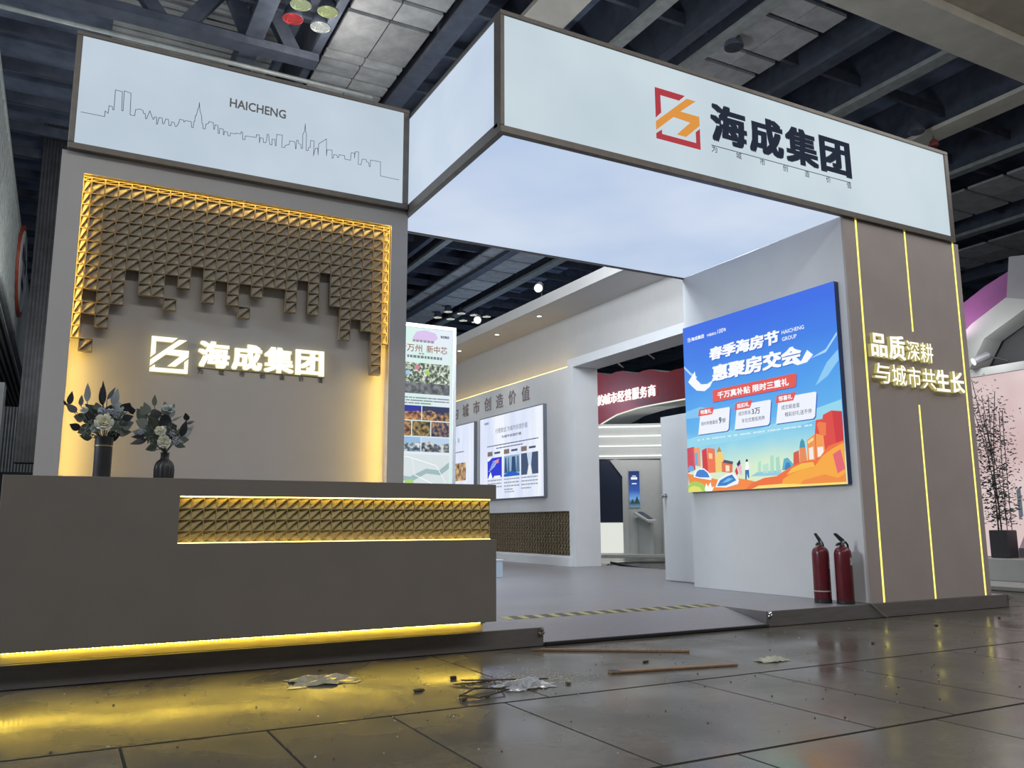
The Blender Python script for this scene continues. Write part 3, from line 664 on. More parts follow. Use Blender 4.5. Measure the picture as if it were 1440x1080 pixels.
a.build('logo_lettering', ps); a = art()
a.text('中国房企', .43, 1.722, .155, .032, WHT, 14, bold=.02); a.text('100', .60, 1.722, .09, .05, WHT, 14, bold=.012, shear=.15); a.text('强', .70, 1.73, .035, .034, WHT, 14, bold=.02)
a.build('small_lettering', ps); a = art()
a.poly([(.48, .965), (1.66, .965), (1.68, .98), (1.695, 1.085), (1.68, 1.10), (.50, 1.10), (.485, 1.085)], DBL, 12.5, d=.015)
a.poly([(.475, .972), (1.655, .972), (1.675, .985), (1.69, 1.092), (1.675, 1.107), (.495, 1.107), (.48, 1.092)], PR, 13)
a.text('千万真补贴 限时三重礼', .555, .998, 1.03, .078, WHT, 14, bold=.035)
a.build('red_banner', ps)
for u0, u1, tg, l1, l2 in ((.215, .745, '特惠礼', None, None), (.795, 1.34, '抵扣礼', 1, 1), (1.385, 1.925, '惊喜礼', 1, 1)):
    a = art()
    a.poly([(u0+.01, .625), (u1-.055, .625), (u1-.03, .645), (u1+.005, .865), (u1-.01, .88), (u0+.08, .88), (u0+.06, .865)], DBL, 12)
    a.poly([(u0, .635), (u1-.065, .635), (u1-.04, .655), (u1-.005, .875), (u1-.02, .89), (u0+.07, .89), (u0+.05, .875)], CARD, 13)
    a.poly([(u0+.01, .842), (u0+.245, .842), (u0+.285, .92), (u0+.035, .92)], PR, 14)
    a.text(tg, u0+.055, .857, .18, .05, WHT, 15, bold=.03)
    if u0 < .5: a.text('限时特惠最低', .275, .73, .27, .043, TXG, 14, bold=.006); a.text('9', .56, .725, .045, .07, TXG, 14, bold=.03); a.text('折', .615, .728, .055, .052, TXG, 14, bold=.02)
    elif u0 < 1: a.text('成交即送', .865, .775, .18, .043, TXG, 14, bold=.006); a.text('3万', 1.06, .765, .12, .065, TXG, 14, bold=.02); a.text('车位优惠抵用券', .91, .695, .33, .045, TXG, 14, bold=.006)
    else: a.text('成交砸金蛋', 1.47, .765, .235, .046, TXG, 14, bold=.006); a.text('精彩好礼送不停', 1.51, .69, .34, .046, TXG, 14, bold=.006)
    a.build('offer_card', ps)
a = art()
random.seed(3); u = .2
while u < 1.82:
    w = random.uniform(.02, .09); a.rect(u, .568+u*.0, min(u+w, 1.84), .585, EM((206, 234, 250), 1.0), 13); u += w+random.choice((.008, .012, .04))
o = a.build('fine_print', ps); o['kind'] = 'stuff'

# ================================================================== INNER EXHIBITION WALL
XI = 7.62
wi = MB()
wi.box(XI, 8.12, 6.97, 12.9, PZ, 1.04-.74+.0, WHITE)            # plinth below the lattice panel
wi.box(XI, 8.12, 6.97, 12.9, 1.045, 3.53, WHITE)
wi.box(XI+.10, 8.12, 6.97, 12.9, .30, 1.045, WHITE)
wi.box(XI, 8.12, 6.78, 6.97, PZ, 3.65, WHITE)                    # pier
wi.box(XI, 8.12, 2.35, 6.78, 3.50, 3.65, WHITE)                  # lintel
wi.box(XI+.20, 8.12, 2.35, 12.9, 3.53, 4.9, WARMW)                # upper wall set back
WI = tag(wi.build('wall_inner'), kind='structure')
wc = MB(); wc.box(7.0, 8.12, 2.40, 12.9, 4.49, 4.67, WARMW); tag(wc.build('ceiling_canopy'), kind='structure')
wbk = MB(); wbk.box(.4, 8.12, 12.9, 12.99, PZ, 3.74, WHITE); tag(wbk.build('wall_far'), kind='structure')
tag(B('trim_1', None, WHITE, (XI-.10, XI, 6.85, 12.9, PZ, .27), bevel=.004), kind='structure')
m = MB(); m.box(XI+.03, XI+.05, 6.99, 12.88, 3.532, 3.545, LEDV)
tag(m.build('led_cove'), 'warm LED cove strip along the top of the inner exhibition wall', 'light strip')
# downlights
for i, y in enumerate((7.35, 9.0, 10.75)):
    dl = thing('downlight', (7.29, y, 4.49), ('round downlight in the inner soffit, nearest the portal', 'round downlight in the inner soffit, middle of three', 'round downlight in the inner soffit, farthest, beside the tall lightbox')[i], 'downlight', 'downlights of the inner soffit')
    m = MB(); m.lathe([(.05, -.006), (.065, -.006), (.065, .0), (.05, .0)], (7.29, y, 4.489), CHROME, 20); m.build('ring', dl)
    m = MB(); m.lathe([(.001, -.016), (.03, -.013), (.049, -.004), (.049, .0)], (7.29, y, 4.489), EM((255, 244, 214), 2.5), 20); m.build('lens', dl)
    l = bpy.data.lights.new('downlight_beam', 'SPOT'); l.energy = 35; l.color = (1, .86, .62); l.spot_size = 1.9; l.spot_blend = .8; l.shadow_soft_size = .04
    o = bpy.data.objects.new('downlight_beam', l); o.location = (7.29, y, 4.47); o.rotation_euler = (0, .25, 0); COL.objects.link(o)
# track spots
BLK = M('spot_black', (0.03, 0.03, 0.033), 0.4)
GSP = M('spot_grey', (0.22, 0.23, 0.25), 0.4, 0.4)
for i, (y, z, dirv) in enumerate(((6.85, 4.86, (-.55, -.75, -.45)), (9.25, 4.82, (-.5, -.8, -.4)))):
    sp = thing('spotlight', (7.03, y, 4.67), ('grey cylinder spotlight on the soffit edge, the nearer one', 'grey cylinder spotlight on the soffit edge, the farther one beside the hall lamps')[i], 'spotlight', 'spotlights on the soffit edge')
    c = Vector((7.0, y, z)); d = Vector(dirv).normalized()
    m = MB(); m.tube([c-d*.13, c-d*.12, c+d*.10, c+d*.13], [.05, .066, .066, .078], GSP, 20); m.build('housing', sp, smooth=True)
    m = MB(); m.tube([c+d*.128, c+d*.134], .068, EM((255, 252, 240), 3.0), 20); m.build('lens', sp)
    m = MB(); m.tube([(7.05, y, 4.67), (7.05, y, z), c-d*.02], .012, BLK, 8); m.build('arm', sp)
    l = bpy.data.lights.new('spot_beam', 'SPOT'); l.energy = 28; l.color = (1, .95, .86); l.spot_size = 1.15; l.spot_blend = .7; l.shadow_soft_size = .07
    o = bpy.data.objects.new('spot_beam', l); o.location = c+d*.16; o.rotation_euler = d.to_track_quat('-Z', 'Y').to_euler(); COL.objects.link(o)
# raised characters
ins = thing('wall_lettering', (XI, 9.9, 3.12), 'grey-brown raised characters high on the inner exhibition wall', 'sign')
LC = M('letter_brown', (0.24, 0.19, 0.19), 0.5)
for i, ch in enumerate('为城市创造价值'):
    e = Art((XI, 11.29+.535, 3.125), SIDE); e.text(ch, .02+i*.535, 0, .30, .28, LC, d=.001, bold=.0, depth=.012); e.build('letter', ins)
# posters
def board(name, y0, y1, z0, z1, label):
    t = thing(name, (XI-.03, (y0+y1)/2, z0), label, 'poster', 'white information lightboxes on the inner wall')
    B('case', t, M('board_case', (0.16, 0.18, 0.22), 0.5), (XI-.07, XI-.0008, y0, y1, z0, z1), bevel=.003)
    a = Art((XI-.07, y1, z0), SIDE); a.rect(.02, .02, y1-y0-.02, z1-z0-.02, EMnoise('board_face', (212, 222, 246), (240, 244, 252), 3, 1.0, (1, 1, .15), True), .5); a.build('face', t)
    return t, Art((XI-.07, y1, z0), SIDE)
INK2 = EM((70, 84, 110), 1.0); GRY = EM((150, 158, 172), 1.0); BRN = EM((128, 112, 104), 1.0)
def lines(a, u0, u1, v, n, dv, h, mat, gap=.03, lo=.06, hi=.2, last=.6):
    for i in range(n):
        u = u0; end = u1 if i < n-1 else u0+(u1-u0)*last
        while u < end-.02:
            w = random.uniform(lo, hi); a.rect(u, v-i*dv, min(u+w, end), v-i*dv+h, mat, 2); u += w+gap
t, a = board('info_board', 7.68, 10.29, 1.30, 2.975, 'white information lightbox on the inner wall with blue photo at its left')
a.text('海成集团', .22, 1.52, .2, .05, INK2, 2, bold=.02); a.text('行稳致远 为城市创造价值', .72, 1.305, 1.3, .10, INK2, 2)
a.text('为城市创造价值', .98, 1.19, .8, .055, INK2, 2, bold=.02)
lines(a, .35, 2.42, 1.06, 1, .06, .018, INK2, .01, last=1); lines(a, .75, 1.85, 1.0, 1, .06, .018, INK2, .01, last=1)
bt_ = a
for i, (u0, c) in enumerate(((.37, 0), (1.08, 1), (1.77, 2))):
    a = Art((XI-.07, 10.29, 1.30), SIDE)
    a.rect(u0, .87, u0+.22, .96, BRN, 2); a.rect(u0+.3, .90, u0+.55, .94, INK2, 2)
    if c == 0:
        a.rect(u0, .43, u0+.62, .83, EM((42, 58, 206), 1.0), 2)
        for k in range(5): a.poly([(u0+.06+k*.04, .56+k*.045), (u0+.33+k*.04, .66+k*.03), (u0+.33+k*.04, .675+k*.03), (u0+.06+k*.04, .575+k*.045)], EM((190, 206, 250), 1.0), 3)
        a.poly([(u0+.03, .43), (u0+.14, .56), (u0+.22, .43)], WHT, 3); a.poly([(u0+.3, .76), (u0+.5, .80), (u0+.48, .72), (u0+.4, .71)], EM((230, 140, 140), 1.0), 3); a.poly([(u0, .83), (u0+.2, .83), (u0+.05, .77), (u0, .78)], WHT, 3)
        a.poly([(u0+.25, .43), (u0+.3, .47), (u0+.55, .47), (u0+.58, .43)], WHT, 3)
    elif c == 1:
        a.rect(u0, .43, u0+.63, .83, EM((150, 178, 206), 1.0), 2)
        for k, (p, q, cc) in enumerate(((.02, .1, (52, 84, 130)), (.14, .2, (70, 110, 150)), (.3, .46, (40, 74, 116)), (.5, .6, (84, 120, 150)))): a.poly([(u0+p, .5), (u0+q+.04, .5), (u0+q, .8), (u0+p+.03, .8)], EM(cc, 1.0), 3)
        a.poly([(u0, .43), (u0, .47), (u0+.3, .53), (u0+.63, .47), (u0+.63, .43)], EM((36, 96, 190), 1.0), 4)
    else:
        a.rect(u0, .43, u0+.64, .83, EM((66, 82, 112), 1.0), 2); a.poly([(u0+.22, .83), (u0+.42, .83), (u0+.38, .6), (u0+.42, .43), (u0+.22, .43), (u0+.28, .6)], EM((196, 214, 232), 1.0), 3)
        a.poly([(u0+.26, .43), (u0+.3, .6), (u0+.36, .6), (u0+.4, .43)], EM((238, 236, 236), 1.0), 4)
    a.build('photo', t); a = bt_
    lines(a, u0, u0+.62, .37, 4, .065, .024, GRY, .015, .05, .14)
lines(a, 1.1, 1.5, .13, 1, .1, .018, GRY, .01, last=1)
o = a.build('printed_text', t); o['kind'] = 'stuff'
t, a = board('info_board', 10.55, 12.6, 1.30, 2.965, 'white information lightbox on the inner wall, half hidden by the tall town lightbox')
a.text('值', 1.22, 1.28, .1, .1, INK2, 2); lines(a, .6, 1.55, 1.06, 1, .06, .018, INK2, .01, last=1)
bt_ = a; a = Art((XI-.07, 12.6, 1.30), SIDE)
a.rect(.3, .45, .95, .83, EM((110, 130, 120), 1.0), 2); a.rect(1.0, .45, 1.65, .83, EMnoise('photo_amber', (60, 50, 44), (232, 190, 120), 9, 1.0, mid=(170, 140, 110)), 2)
a.rect(.3, .45, .95, .58, EM((70, 96, 74), 1.0), 3); a.poly([(.45, .55), (.5, .75), (.6, .55)], EM((216, 196, 170), 1.0), 4)
a.build('photo_strip', t); a = bt_
a.text('为城市创造价值', .75, .3, .75, .06, INK2, 2); lines(a, .4, 1.6, .2, 3, .06, .022, GRY, .015)
o = a.build('printed_text', t); o['kind'] = 'stuff'
# ---- lattice panels at the foot of the inner wall: cells too small to pick apart
for i, (ya, yb) in enumerate(((7.0, 9.62), (9.64, 12.86))):
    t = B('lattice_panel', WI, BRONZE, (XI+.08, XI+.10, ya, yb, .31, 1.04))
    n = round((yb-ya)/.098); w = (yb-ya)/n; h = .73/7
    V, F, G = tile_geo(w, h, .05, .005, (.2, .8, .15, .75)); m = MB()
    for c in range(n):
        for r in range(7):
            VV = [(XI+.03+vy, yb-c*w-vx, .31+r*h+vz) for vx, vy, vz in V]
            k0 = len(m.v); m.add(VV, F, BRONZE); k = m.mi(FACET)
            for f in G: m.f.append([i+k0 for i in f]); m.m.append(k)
    o = m.build('relief_cells', t); o['kind'] = 'stuff'

# ---- tall lightbox with town photographs
tb = thing('tall_lightbox', (4.0, 6.05, PZ), 'tall upright lightbox with town photos and a map, behind the reception wall', 'poster')
ALU = M('aluminium_frame', (0.62, 0.64, 0.66), 0.35, 0.3)
for b in ((5.0, 5.055, 5.985, 6.12, PZ, 3.74), (3.3, 3.355, 5.985, 6.12, PZ, 3.74), (3.355, 5.0, 5.985, 6.12, 3.68, 3.74), (3.355, 5.0, 5.985, 6.12, PZ, .2)): B('frame_bar', tb, ALU, b, bevel=.004)
B('back', tb, WHITE, (3.355, 5.0, 6.05, 6.11, .2, 3.68))
a = Art((3.355, 6.0, 0), FRONT)
a.rect(0, .2, 1.645, 3.68, EMnoise('town_poster_face', (206, 238, 226), (226, 232, 244), 1.5, 1.0, light=True), .5); a.build('face', tb)
a = Art((0, 6.0, 0), FRONT)
a.poly([(4.36, 3.52), (4.42, 3.62), (4.55, 3.65), (4.72, 3.62), (4.76, 3.55), (4.68, 3.47), (4.5, 3.49), (4.42, 3.46)], EM((214, 190, 232), 1.0), 1)
a.text('海成集团', 4.80, 3.555, .14, .042, INK2, 2, bold=.03)
REDB = EM((150, 84, 66), 1.0)
a.text('新万州', 4.15, 3.315, .36, .115, REDB, 2, bold=.01); a.text('新中芯', 4.58, 3.315, .33, .115, REDB, 2, bold=.01)
random.seed(5)
lines(a, 4.36, 4.70, 3.465, 1, .1, .035, EM((150, 140, 146), 1.0), .012, .03, .05, 1); lines(a, 4.28, 4.83, 3.225, 1, .1, .04, EM((120, 120, 130), 1.0), .012, .03, .05, 1)
lines(a, 4.46, 4.56, 3.285, 1, .1, .018, EM((140, 130, 130), 1.0), .012, .03, .05, 1)
o = a.build('title_print', tb); o['kind'] = 'stuff'
def photo(u0, v0, u1, v1, nm, c1, c2, sc, mid=None, sky=None, sk=.6):
    global a
    a = Art((0, 6.0, 0), FRONT)
    a.rect(u0, v0, u1, v1, EMnoise(nm, c1, c2, sc, 1.0, detail=8, mid=mid, lo=.38, hi=.62), 1)
    if sky: a.poly([(u0, v0+(v1-v0)*sk), (u0+(u1-u0)*.3, v0+(v1-v0)*(sk+.12)), (u0+(u1-u0)*.6, v0+(v1-v0)*(sk-.1)), (u1, v0+(v1-v0)*(sk+.05)), (u1, v1), (u0, v1)], EM(sky, 1.0), 2)
    return a
p = photo(3.45, 2.70, 4.955, 3.155, 'town_aerial', (52, 62, 60), (222, 226, 210), 26, (120, 136, 112))
a.rect(3.45, 2.70, 4.955, 2.86, EMnoise('town_river', (56, 62, 78), (130, 132, 130), 14, 1.0, detail=8), 2)
for u, v, c in ((4.44, 3.09, (210, 120, 140)), (4.60, 3.02, (160, 206, 84)), (4.30, 3.0, (150, 200, 230))):
    a.poly([(u+.036*math.cos(k*math.pi/8), v+.036*math.sin(k*math.pi/8)) for k in range(16)], EM(c, 1.0), 3)
a.build('photo', tb)
for args in ((3.45, 2.315, 4.512, 2.525, 'night_a', (60, 40, 60), (206, 156, 84), 16, (150, 100, 70), (34, 40, 150)), (4.525, 2.315, 4.955, 2.525, 'night_b', (30, 34, 60), (200, 156, 92), 16, (120, 90, 76), (40, 48, 90)),
             (3.45, 2.085, 4.36, 2.30, 'night_c', (50, 36, 34), (190, 146, 92), 18, (130, 90, 60)), (4.375, 2.085, 4.655, 2.30, 'night_d', (44, 36, 30), (176, 140, 86), 18, (110, 100, 60)), (4.67, 2.085, 4.955, 2.30, 'night_e', (36, 40, 70), (180, 136, 96), 18, (90, 80, 90)),
             (3.45, 1.86, 4.505, 2.07, 'street_a', (50, 66, 84), (220, 226, 228), 16, (120, 140, 150), (150, 186, 220)), (4.52, 1.86, 4.955, 2.07, 'street_b', (46, 56, 66), (210, 210, 206), 16, (110, 118, 124), (186, 208, 232))):
    photo(*args).build('photo', tb)
a = Art((0, 6.0, 0), FRONT)
a.rect(3.45, 1.30, 4.955, 1.82, EM((214, 224, 226), 1.0), 1)
a.poly([(3.45, 1.5), (3.9, 1.56), (4.35, 1.5), (4.6, 1.62), (4.8, 1.6), (4.955, 1.72), (4.955, 1.63), (4.82, 1.53), (4.6, 1.55), (4.38, 1.43), (3.9, 1.48), (3.45, 1.43)], EM((158, 184, 186), 1.0), 2)
a.poly([(4.25, 1.34), (4.28, 1.45), (4.38, 1.47), (4.43, 1.38), (4.38, 1.32)], EM((170, 210, 120), 1.0), 3)
for p, q in (((4.3, 1.78), (4.75, 1.66)), ((4.75, 1.66), (4.9, 1.42)), ((4.38, 1.75), (4.42, 1.52)), ((4.42, 1.52), (4.7, 1.4)), ((3.6, 1.7), (4.3, 1.78))):
    a.poly([p, q, (q[0]+.004, q[1]+.012), (p[0]+.004, p[1]+.012)], EM((246, 248, 250), 1.0), 3)
a.build('map', tb)
a = Art((0, 6.0, 0), FRONT)
lines(a, 3.5, 4.95, 2.63, 3, .04, .018, EM((130, 136, 144), 1.0), .01, .03, .2, .8)
o = a.build('fine_print', tb); o['kind'] = 'stuff'; a = None

# ================================================================== STORAGE DOOR, PLINTH
dr = thing('storage_door', (6.74, 2.85, PZ), 'plain white door leaf standing open behind the poster wall', 'door')
B('leaf', dr, WHITE, (6.705, 6.745, 2.42, 3.29, PZ+.012, 2.17), bevel=.003)
B('hinge', dr, CHROME, (6.745, 6.76, 2.42, 2.46, .4, .5)); B('hinge', dr, CHROME, (6.745, 6.76, 2.42, 2.46, 1.8, 1.9))
m = MB(); m.lathe([(.001, 0), (.03, 0), (.03, .01), (.012, .014), (.012, .04), (.026, .05), (.03, .065), (.022, .08), (.001, .084)], (0, 0, 0), CHROME, 16)
m.v = [(6.705-z, 3.23+x, 1.17+y) for x, y, z in m.v]; m.build('handle', dr, smooth=True)
pt = thing('display_plinth', (5.2, 5.15, PZ), 'small pale blue-grey plinth on the stage beyond the counter end', 'plinth')
B('body', pt, M('plinth_paint', (0.42, 0.5, 0.58), 0.5), (4.9, 5.315, 5.0, 5.35, PZ, .345), bevel=.003); B('top', pt, WHITE, (4.893, 5.322, 4.993, 5.357, .345, .36), bevel=.003)

# ================================================================== RECEPTION COUNTER
CX0, CX1, CY0, CY1, CZ0, CZ1 = -.2675, 2.574, -.147, .47, .2035, 1.092
RX, RZ0, RZ1 = .59, .732, .995
ct = thing('reception_counter', (1.15, .2, PZ), 'long grey reception counter with a gold relief band and glowing yellow toe', 'counter')
m = MB(); m.extr([(x, CY0+.07, z) for x, z in ((CX0, CZ0), (CX1, CZ0), (CX1, RZ0), (RX, RZ0), (RX, RZ1), (CX1, RZ1), (CX1, CZ1), (CX0, CZ1))], (0, -.07, 0), GREY); m.build('front_board', ct, bevel=.0015)
m = MB(); m.box(CX0, CX1-.001, CY0+.0705, CY1, CZ0, RZ0, GREY); m.box(CX0, CX1-.04, CY0+.0705, CY1, RZ0, RZ1, GREY); m.build('body', ct)
B('counter_top', ct, GREY, (CX0, CX1-.001, CY0+.0705, CY1, RZ1, CZ1))
m = MB(); m.box(CX0+.05, CX1-.005, .042, CY1-.05, PZ+.001, CZ0, M('toe_cream', (0.75, 0.66, 0.42), 0.5)); m.build('toe_kick', ct)
B('relief_backing', ct, GOLD, (RX, CX1-.034, CY0+.06, CY0+.07, RZ0, RZ1))
cw = (CX1-.034-RX)/29; chh = (RZ1-RZ0-.012)/4
rt_ = tile_mesh(cw, chh, .03, .0022, GOLD, 'relief_tile', None, (.2, .8, .1, .75))
for c in range(29):
    for r in range(4): link('relief_tile', rt_, ct, (RX+c*cw, CY0+.031, RZ0+.006+r*chh))
B('led_tape', ct, LEDK, (RX+.004, CX1-.04, CY0+.012, CY0+.02, RZ1-.006, RZ1-.0005)); B('led_tape', ct, LEDK, (RX+.004, CX1-.04, CY0+.012, CY0+.02, RZ0+.0005, RZ0+.004))
# toe tape: a row of small LEDs behind the skirt
m = MB(); x = CX0+.06
LEDT = EM((1.0, .72, .09), 28.0, True, True)
while x < CX1-.03: m.box(x, x+.012, .032, .040, .178, .186, LEDT); x += .022
o = m.build('toe_leds', ct); o['kind'] = 'stuff'
B('toe_led_board', ct, M('led_board', (.8, .75, .5), .5), (CX0+.055, CX1-.022, .0395, .0425, .175, .189))
m = MB(); m.box(CX1-.03, CX1+.005, .03, .05, PZ+.05, PZ+.062, CHROME); m.lathe([(.004, 0), (.008, .003), (.004, .01)], (CX1+.004, .03, PZ+.055), CHROME, 8); m.build('tape_connector', ct)

# ================================================================== VASES AND FLOWERS
CER = M('black_ceramic', (0.035, 0.037, 0.042), 0.42, nscale=20, namt=0.2)
v1 = thing('flower_vase', (.197, .12, CZ1), 'tall dark cylinder vase with a thin gold ring on the counter', 'vase')
m = MB(); m.lathe([(.001, 0), (.043, 0), (.046, .01), (.047, .18), (.0475, .20)], (.197, .12, CZ1), CER, 32); m.lathe([(.0475, .2), (.048, .225), (.049, .24), (.044, .24), (.042, .2), (.001, .2)], (.197, .12, CZ1), CER, 32); m.build('body', v1, smooth=True)
m = MB(); m.lathe([(.047, .183), (.0495, .183), (.0495, .191), (.047, .191)], (.197, .12, CZ1), M('gold_ring', (.6, .5, .25), .3, .9), 32); m.build('gold_ring', v1)
v2 = thing('flower_vase', (.522, .10, CZ1), 'small ribbed bottle vase with a narrow neck on the counter', 'vase')
m = MB()
prof = [(.001, 0), (.046, 0), (.053, .01), (.054, .06), (.051, .085), (.042, .105), (.028, .118), (.024, .125), (.023, .15), (.026, .16), (.021, .16), (.018, .14), (.001, .14)]
for k in range(0, 1): m.lathe(prof, (.522, .10, CZ1), CER, 32)
m.v = [((x-.522)*(1+.05*math.cos(16*math.atan2(y-.1, x-.522))*(1 if z < CZ1+.12 else 0))+.522, (y-.1)*(1+.05*math.cos(16*math.atan2(y-.1, x-.522))*(1 if z < CZ1+.12 else 0))+.1, z) for x, y, z in m.v]
m.build('body', v2, smooth=True)
LEAFS = [M('leaf_sage', (.22, .26, .25), .6, rnd=.25), M('leaf_dark', (.045, .05, .062), .5, rnd=.25), M('leaf_grey', (.38, .42, .44), .6, rnd=.2), M('leaf_green', (.13, .16, .13), .6, rnd=.25)]
def leaf_mesh(mat):
    m = MB(); N = 6; V = []
    for i in range(N+1):
        t = i/N; w = math.sin(math.pi*t**.8)*.5*(1-.25*t); bend = -.18*t*t
        V += [(-w, bend+.10*w, t), (0, bend, t), (w, bend+.10*w, t)]
    F = []
    for i in range(N):
        for k in range(2): F.append((i*3+k, i*3+k+1, i*3+k+4, i*3+k+3))
    m.add(V, F, mat); return m.mesh('leaf', smooth=True)
LM = [leaf_mesh(x) for x in LEAFS]
def put_leaf(parent, x0, z0, x1, z1, w, y, k, dy):
    p = Vector((x0, y, z0)); q = Vector((x1, y+dy, z1)); d = q-p; ln = d.length
    o = link('leaf', LM[k], parent, p)
    zax = d.normalized(); yax = Vector((random.uniform(-.5, .5), 1, random.uniform(-.3, .3))); xax = yax.cross(zax).normalized(); yax = zax.cross(xax)
    R = Matrix((xax, yax, zax)).transposed()
    o.rotation_euler = R.to_euler(); o.scale = (w*1.75, w*1.75, ln*1.08)
def rose_mesh(name, mats):
    m = MB(); rnd = random.Random(11)
    for ring, (n, r0, r1, h0, h1, tilt) in enumerate(((3, .012, .30, .2, 1.0, .1), (4, .1, .52, .05, 1.02, .25), (5, .15, .78, -.1, .9, .5), (6, .18, 1.0, -.25, .66, .8))):
        for i in range(n):
            a0 = 2*math.pi*(i+.37*ring)/n; wd = 2*math.pi/n*.72
            V = []; U, T = 5, 5
            for t in range(T):
                ft = t/(T-1)
                for u in range(U):
                    fu = u/(U-1)*2-1
                    an = a0+fu*wd*(.55+.45*math.sin(math.pi*min(1, ft+.15)))
                    rr = r0+(r1-r0)*ft**.75+tilt*.12*max(0, ft-.75)*4
                    hh = h0+(h1-h0)*ft-(.22*fu*fu+tilt*.25*max(0, ft-.7)*3)*ft
                    V.append((rr*math.cos(an)+rnd.uniform(-.015, .015), rr*math.sin(an)+rnd.uniform(-.015, .015), hh))
            F = [(t*U+u, t*U+u+1, (t+1)*U+u+1, (t+1)*U+u) for t in range(T-1) for u in range(U-1)]
            m.add(V, F, mats[min(ring, len(mats)-1)])
    return m.mesh(name, smooth=True)
R_IN = M('rose_cream', (.78, .76, .58), .6); R_OUT = M('rose_white', (.70, .71, .62), .6)
ROSE = rose_mesh('rose', [R_IN, R_IN, R_OUT, R_OUT]); R_PALE = M('bud_pale', (.52, .58, .55), .6); BUD = rose_mesh('rose_bud', [R_PALE])
HYD = M('hydrangea_blue', (.42, .46, .54), .7)
def put_rose(parent, me, x, y, z, r, d):
    o = link(me.name, me, parent, (x, y, z)); o.scale = (r, r, r*.8); o.rotation_euler = Vector(d).to_track_quat('Z', 'Y').to_euler()
def filler(parent, name, pts, mat, n, spread, r):
    m = MB()
    for c in pts:
        for _ in range(n):
            d = Vector((random.gauss(0, 1), random.gauss(0, 1), random.gauss(0, 1))).normalized()*random.uniform(.4, 1)*spread
            p = Vector(c)+d; q = r*random.uniform(.7, 1.2)
            m.add([p+Vector(v)*q for v in ((1, 0, 0), (-1, 0, 0), (0, 1, 0), (0, -1, 0), (0, 0, 1), (0, 0, -1))], [(0, 2, 4), (2, 1, 4), (1, 3, 4), (3, 0, 4), (2, 0, 5), (1, 2, 5), (3, 1, 5), (0, 3, 5)], mat)
    o = m.build(name, parent, smooth=True); o['kind'] = 'stuff'
L1 = [(0.004, 1.501, 0.015, 1.575, 0.022), (0.046, 1.457, -0.005, 1.501, 0.029), (-0.008, 1.501, -0.023, 1.528, 0.01), (0.066, 1.499, 0.061, 1.558, 0.02), (0.094, 1.528, 0.092, 1.633, 0.023), (0.177, 1.512, 0.159, 1.614, 0.022), (0.18, 1.519, 0.169, 1.646, 0.02), (0.226, 1.516, 0.251, 1.609, 0.033), (0.194, 1.541, 0.232, 1.613, 0.016), (0.155, 1.49, 0.14, 1.527, 0.029), (0.285, 1.478, 0.307, 1.528, 0.044), (0.309, 1.493, 0.351, 1.503, 0.036), (0.281, 1.436, 0.336, 1.456, 0.029), (0.277, 1.401, 0.342, 1.419, 0.044), (0.073, 1.371, 0.016, 1.396, 0.029), (0.087, 1.425, 0.038, 1.436, 0.036), (0.136, 1.326, 0.07, 1.33, 0.029), (0.208, 1.33, 0.275, 1.353, 0.044), (0.255, 1.366, 0.33, 1.37, 0.036), (0.131, 1.387, 0.062, 1.35, 0.044), (0.234, 1.495, 0.283, 1.498, 0.044)]
K1 = [1, 1, 1, 0, 2, 1, 1, 2, 1, 0, 1, 1, 1, 0, 1, 3, 3, 1, 0, 3, 2]
L2 = [(0.422, 1.476, 0.396, 1.541, 0.029), (0.443, 1.513, 0.44, 1.579, 0.019), (0.429, 1.47, 0.492, 1.488, 0.044), (0.481, 1.466, 0.543, 1.406, 0.04), (0.539, 1.462, 0.558, 1.545, 0.029), (0.52, 1.461, 0.499, 1.544, 0.036), (0.599, 1.345, 0.623, 1.438, 0.029), (0.626, 1.439, 0.614, 1.484, 0.023), (0.605, 1.346, 0.674, 1.42, 0.033), (0.633, 1.432, 0.674, 1.445, 0.013), (0.419, 1.324, 0.33, 1.289, 0.023), (0.406, 1.337, 0.337, 1.334, 0.019), (0.392, 1.357, 0.344, 1.368, 0.029), (0.414, 1.406, 0.347, 1.424, 0.04), (0.412, 1.441, 0.357, 1.5, 0.044), (0.41, 1.469, 0.369, 1.508, 0.036), (0.441, 1.387, 0.376, 1.404, 0.044), (0.479, 1.291, 0.422, 1.272, 0.029), (0.541, 1.434, 0.595, 1.465, 0.009), (0.553, 1.336, 0.613, 1.318, 0.029), (0.562, 1.302, 0.622, 1.283, 0.022)]
K2 = [3, 3, 1, 1, 0, 0, 1, 1, 2, 1, 1, 1, 2, 0, 3, 0, 0, 3, 0, 2, 3]
STEM = M('stem_green', (.06, .08, .05), .6)
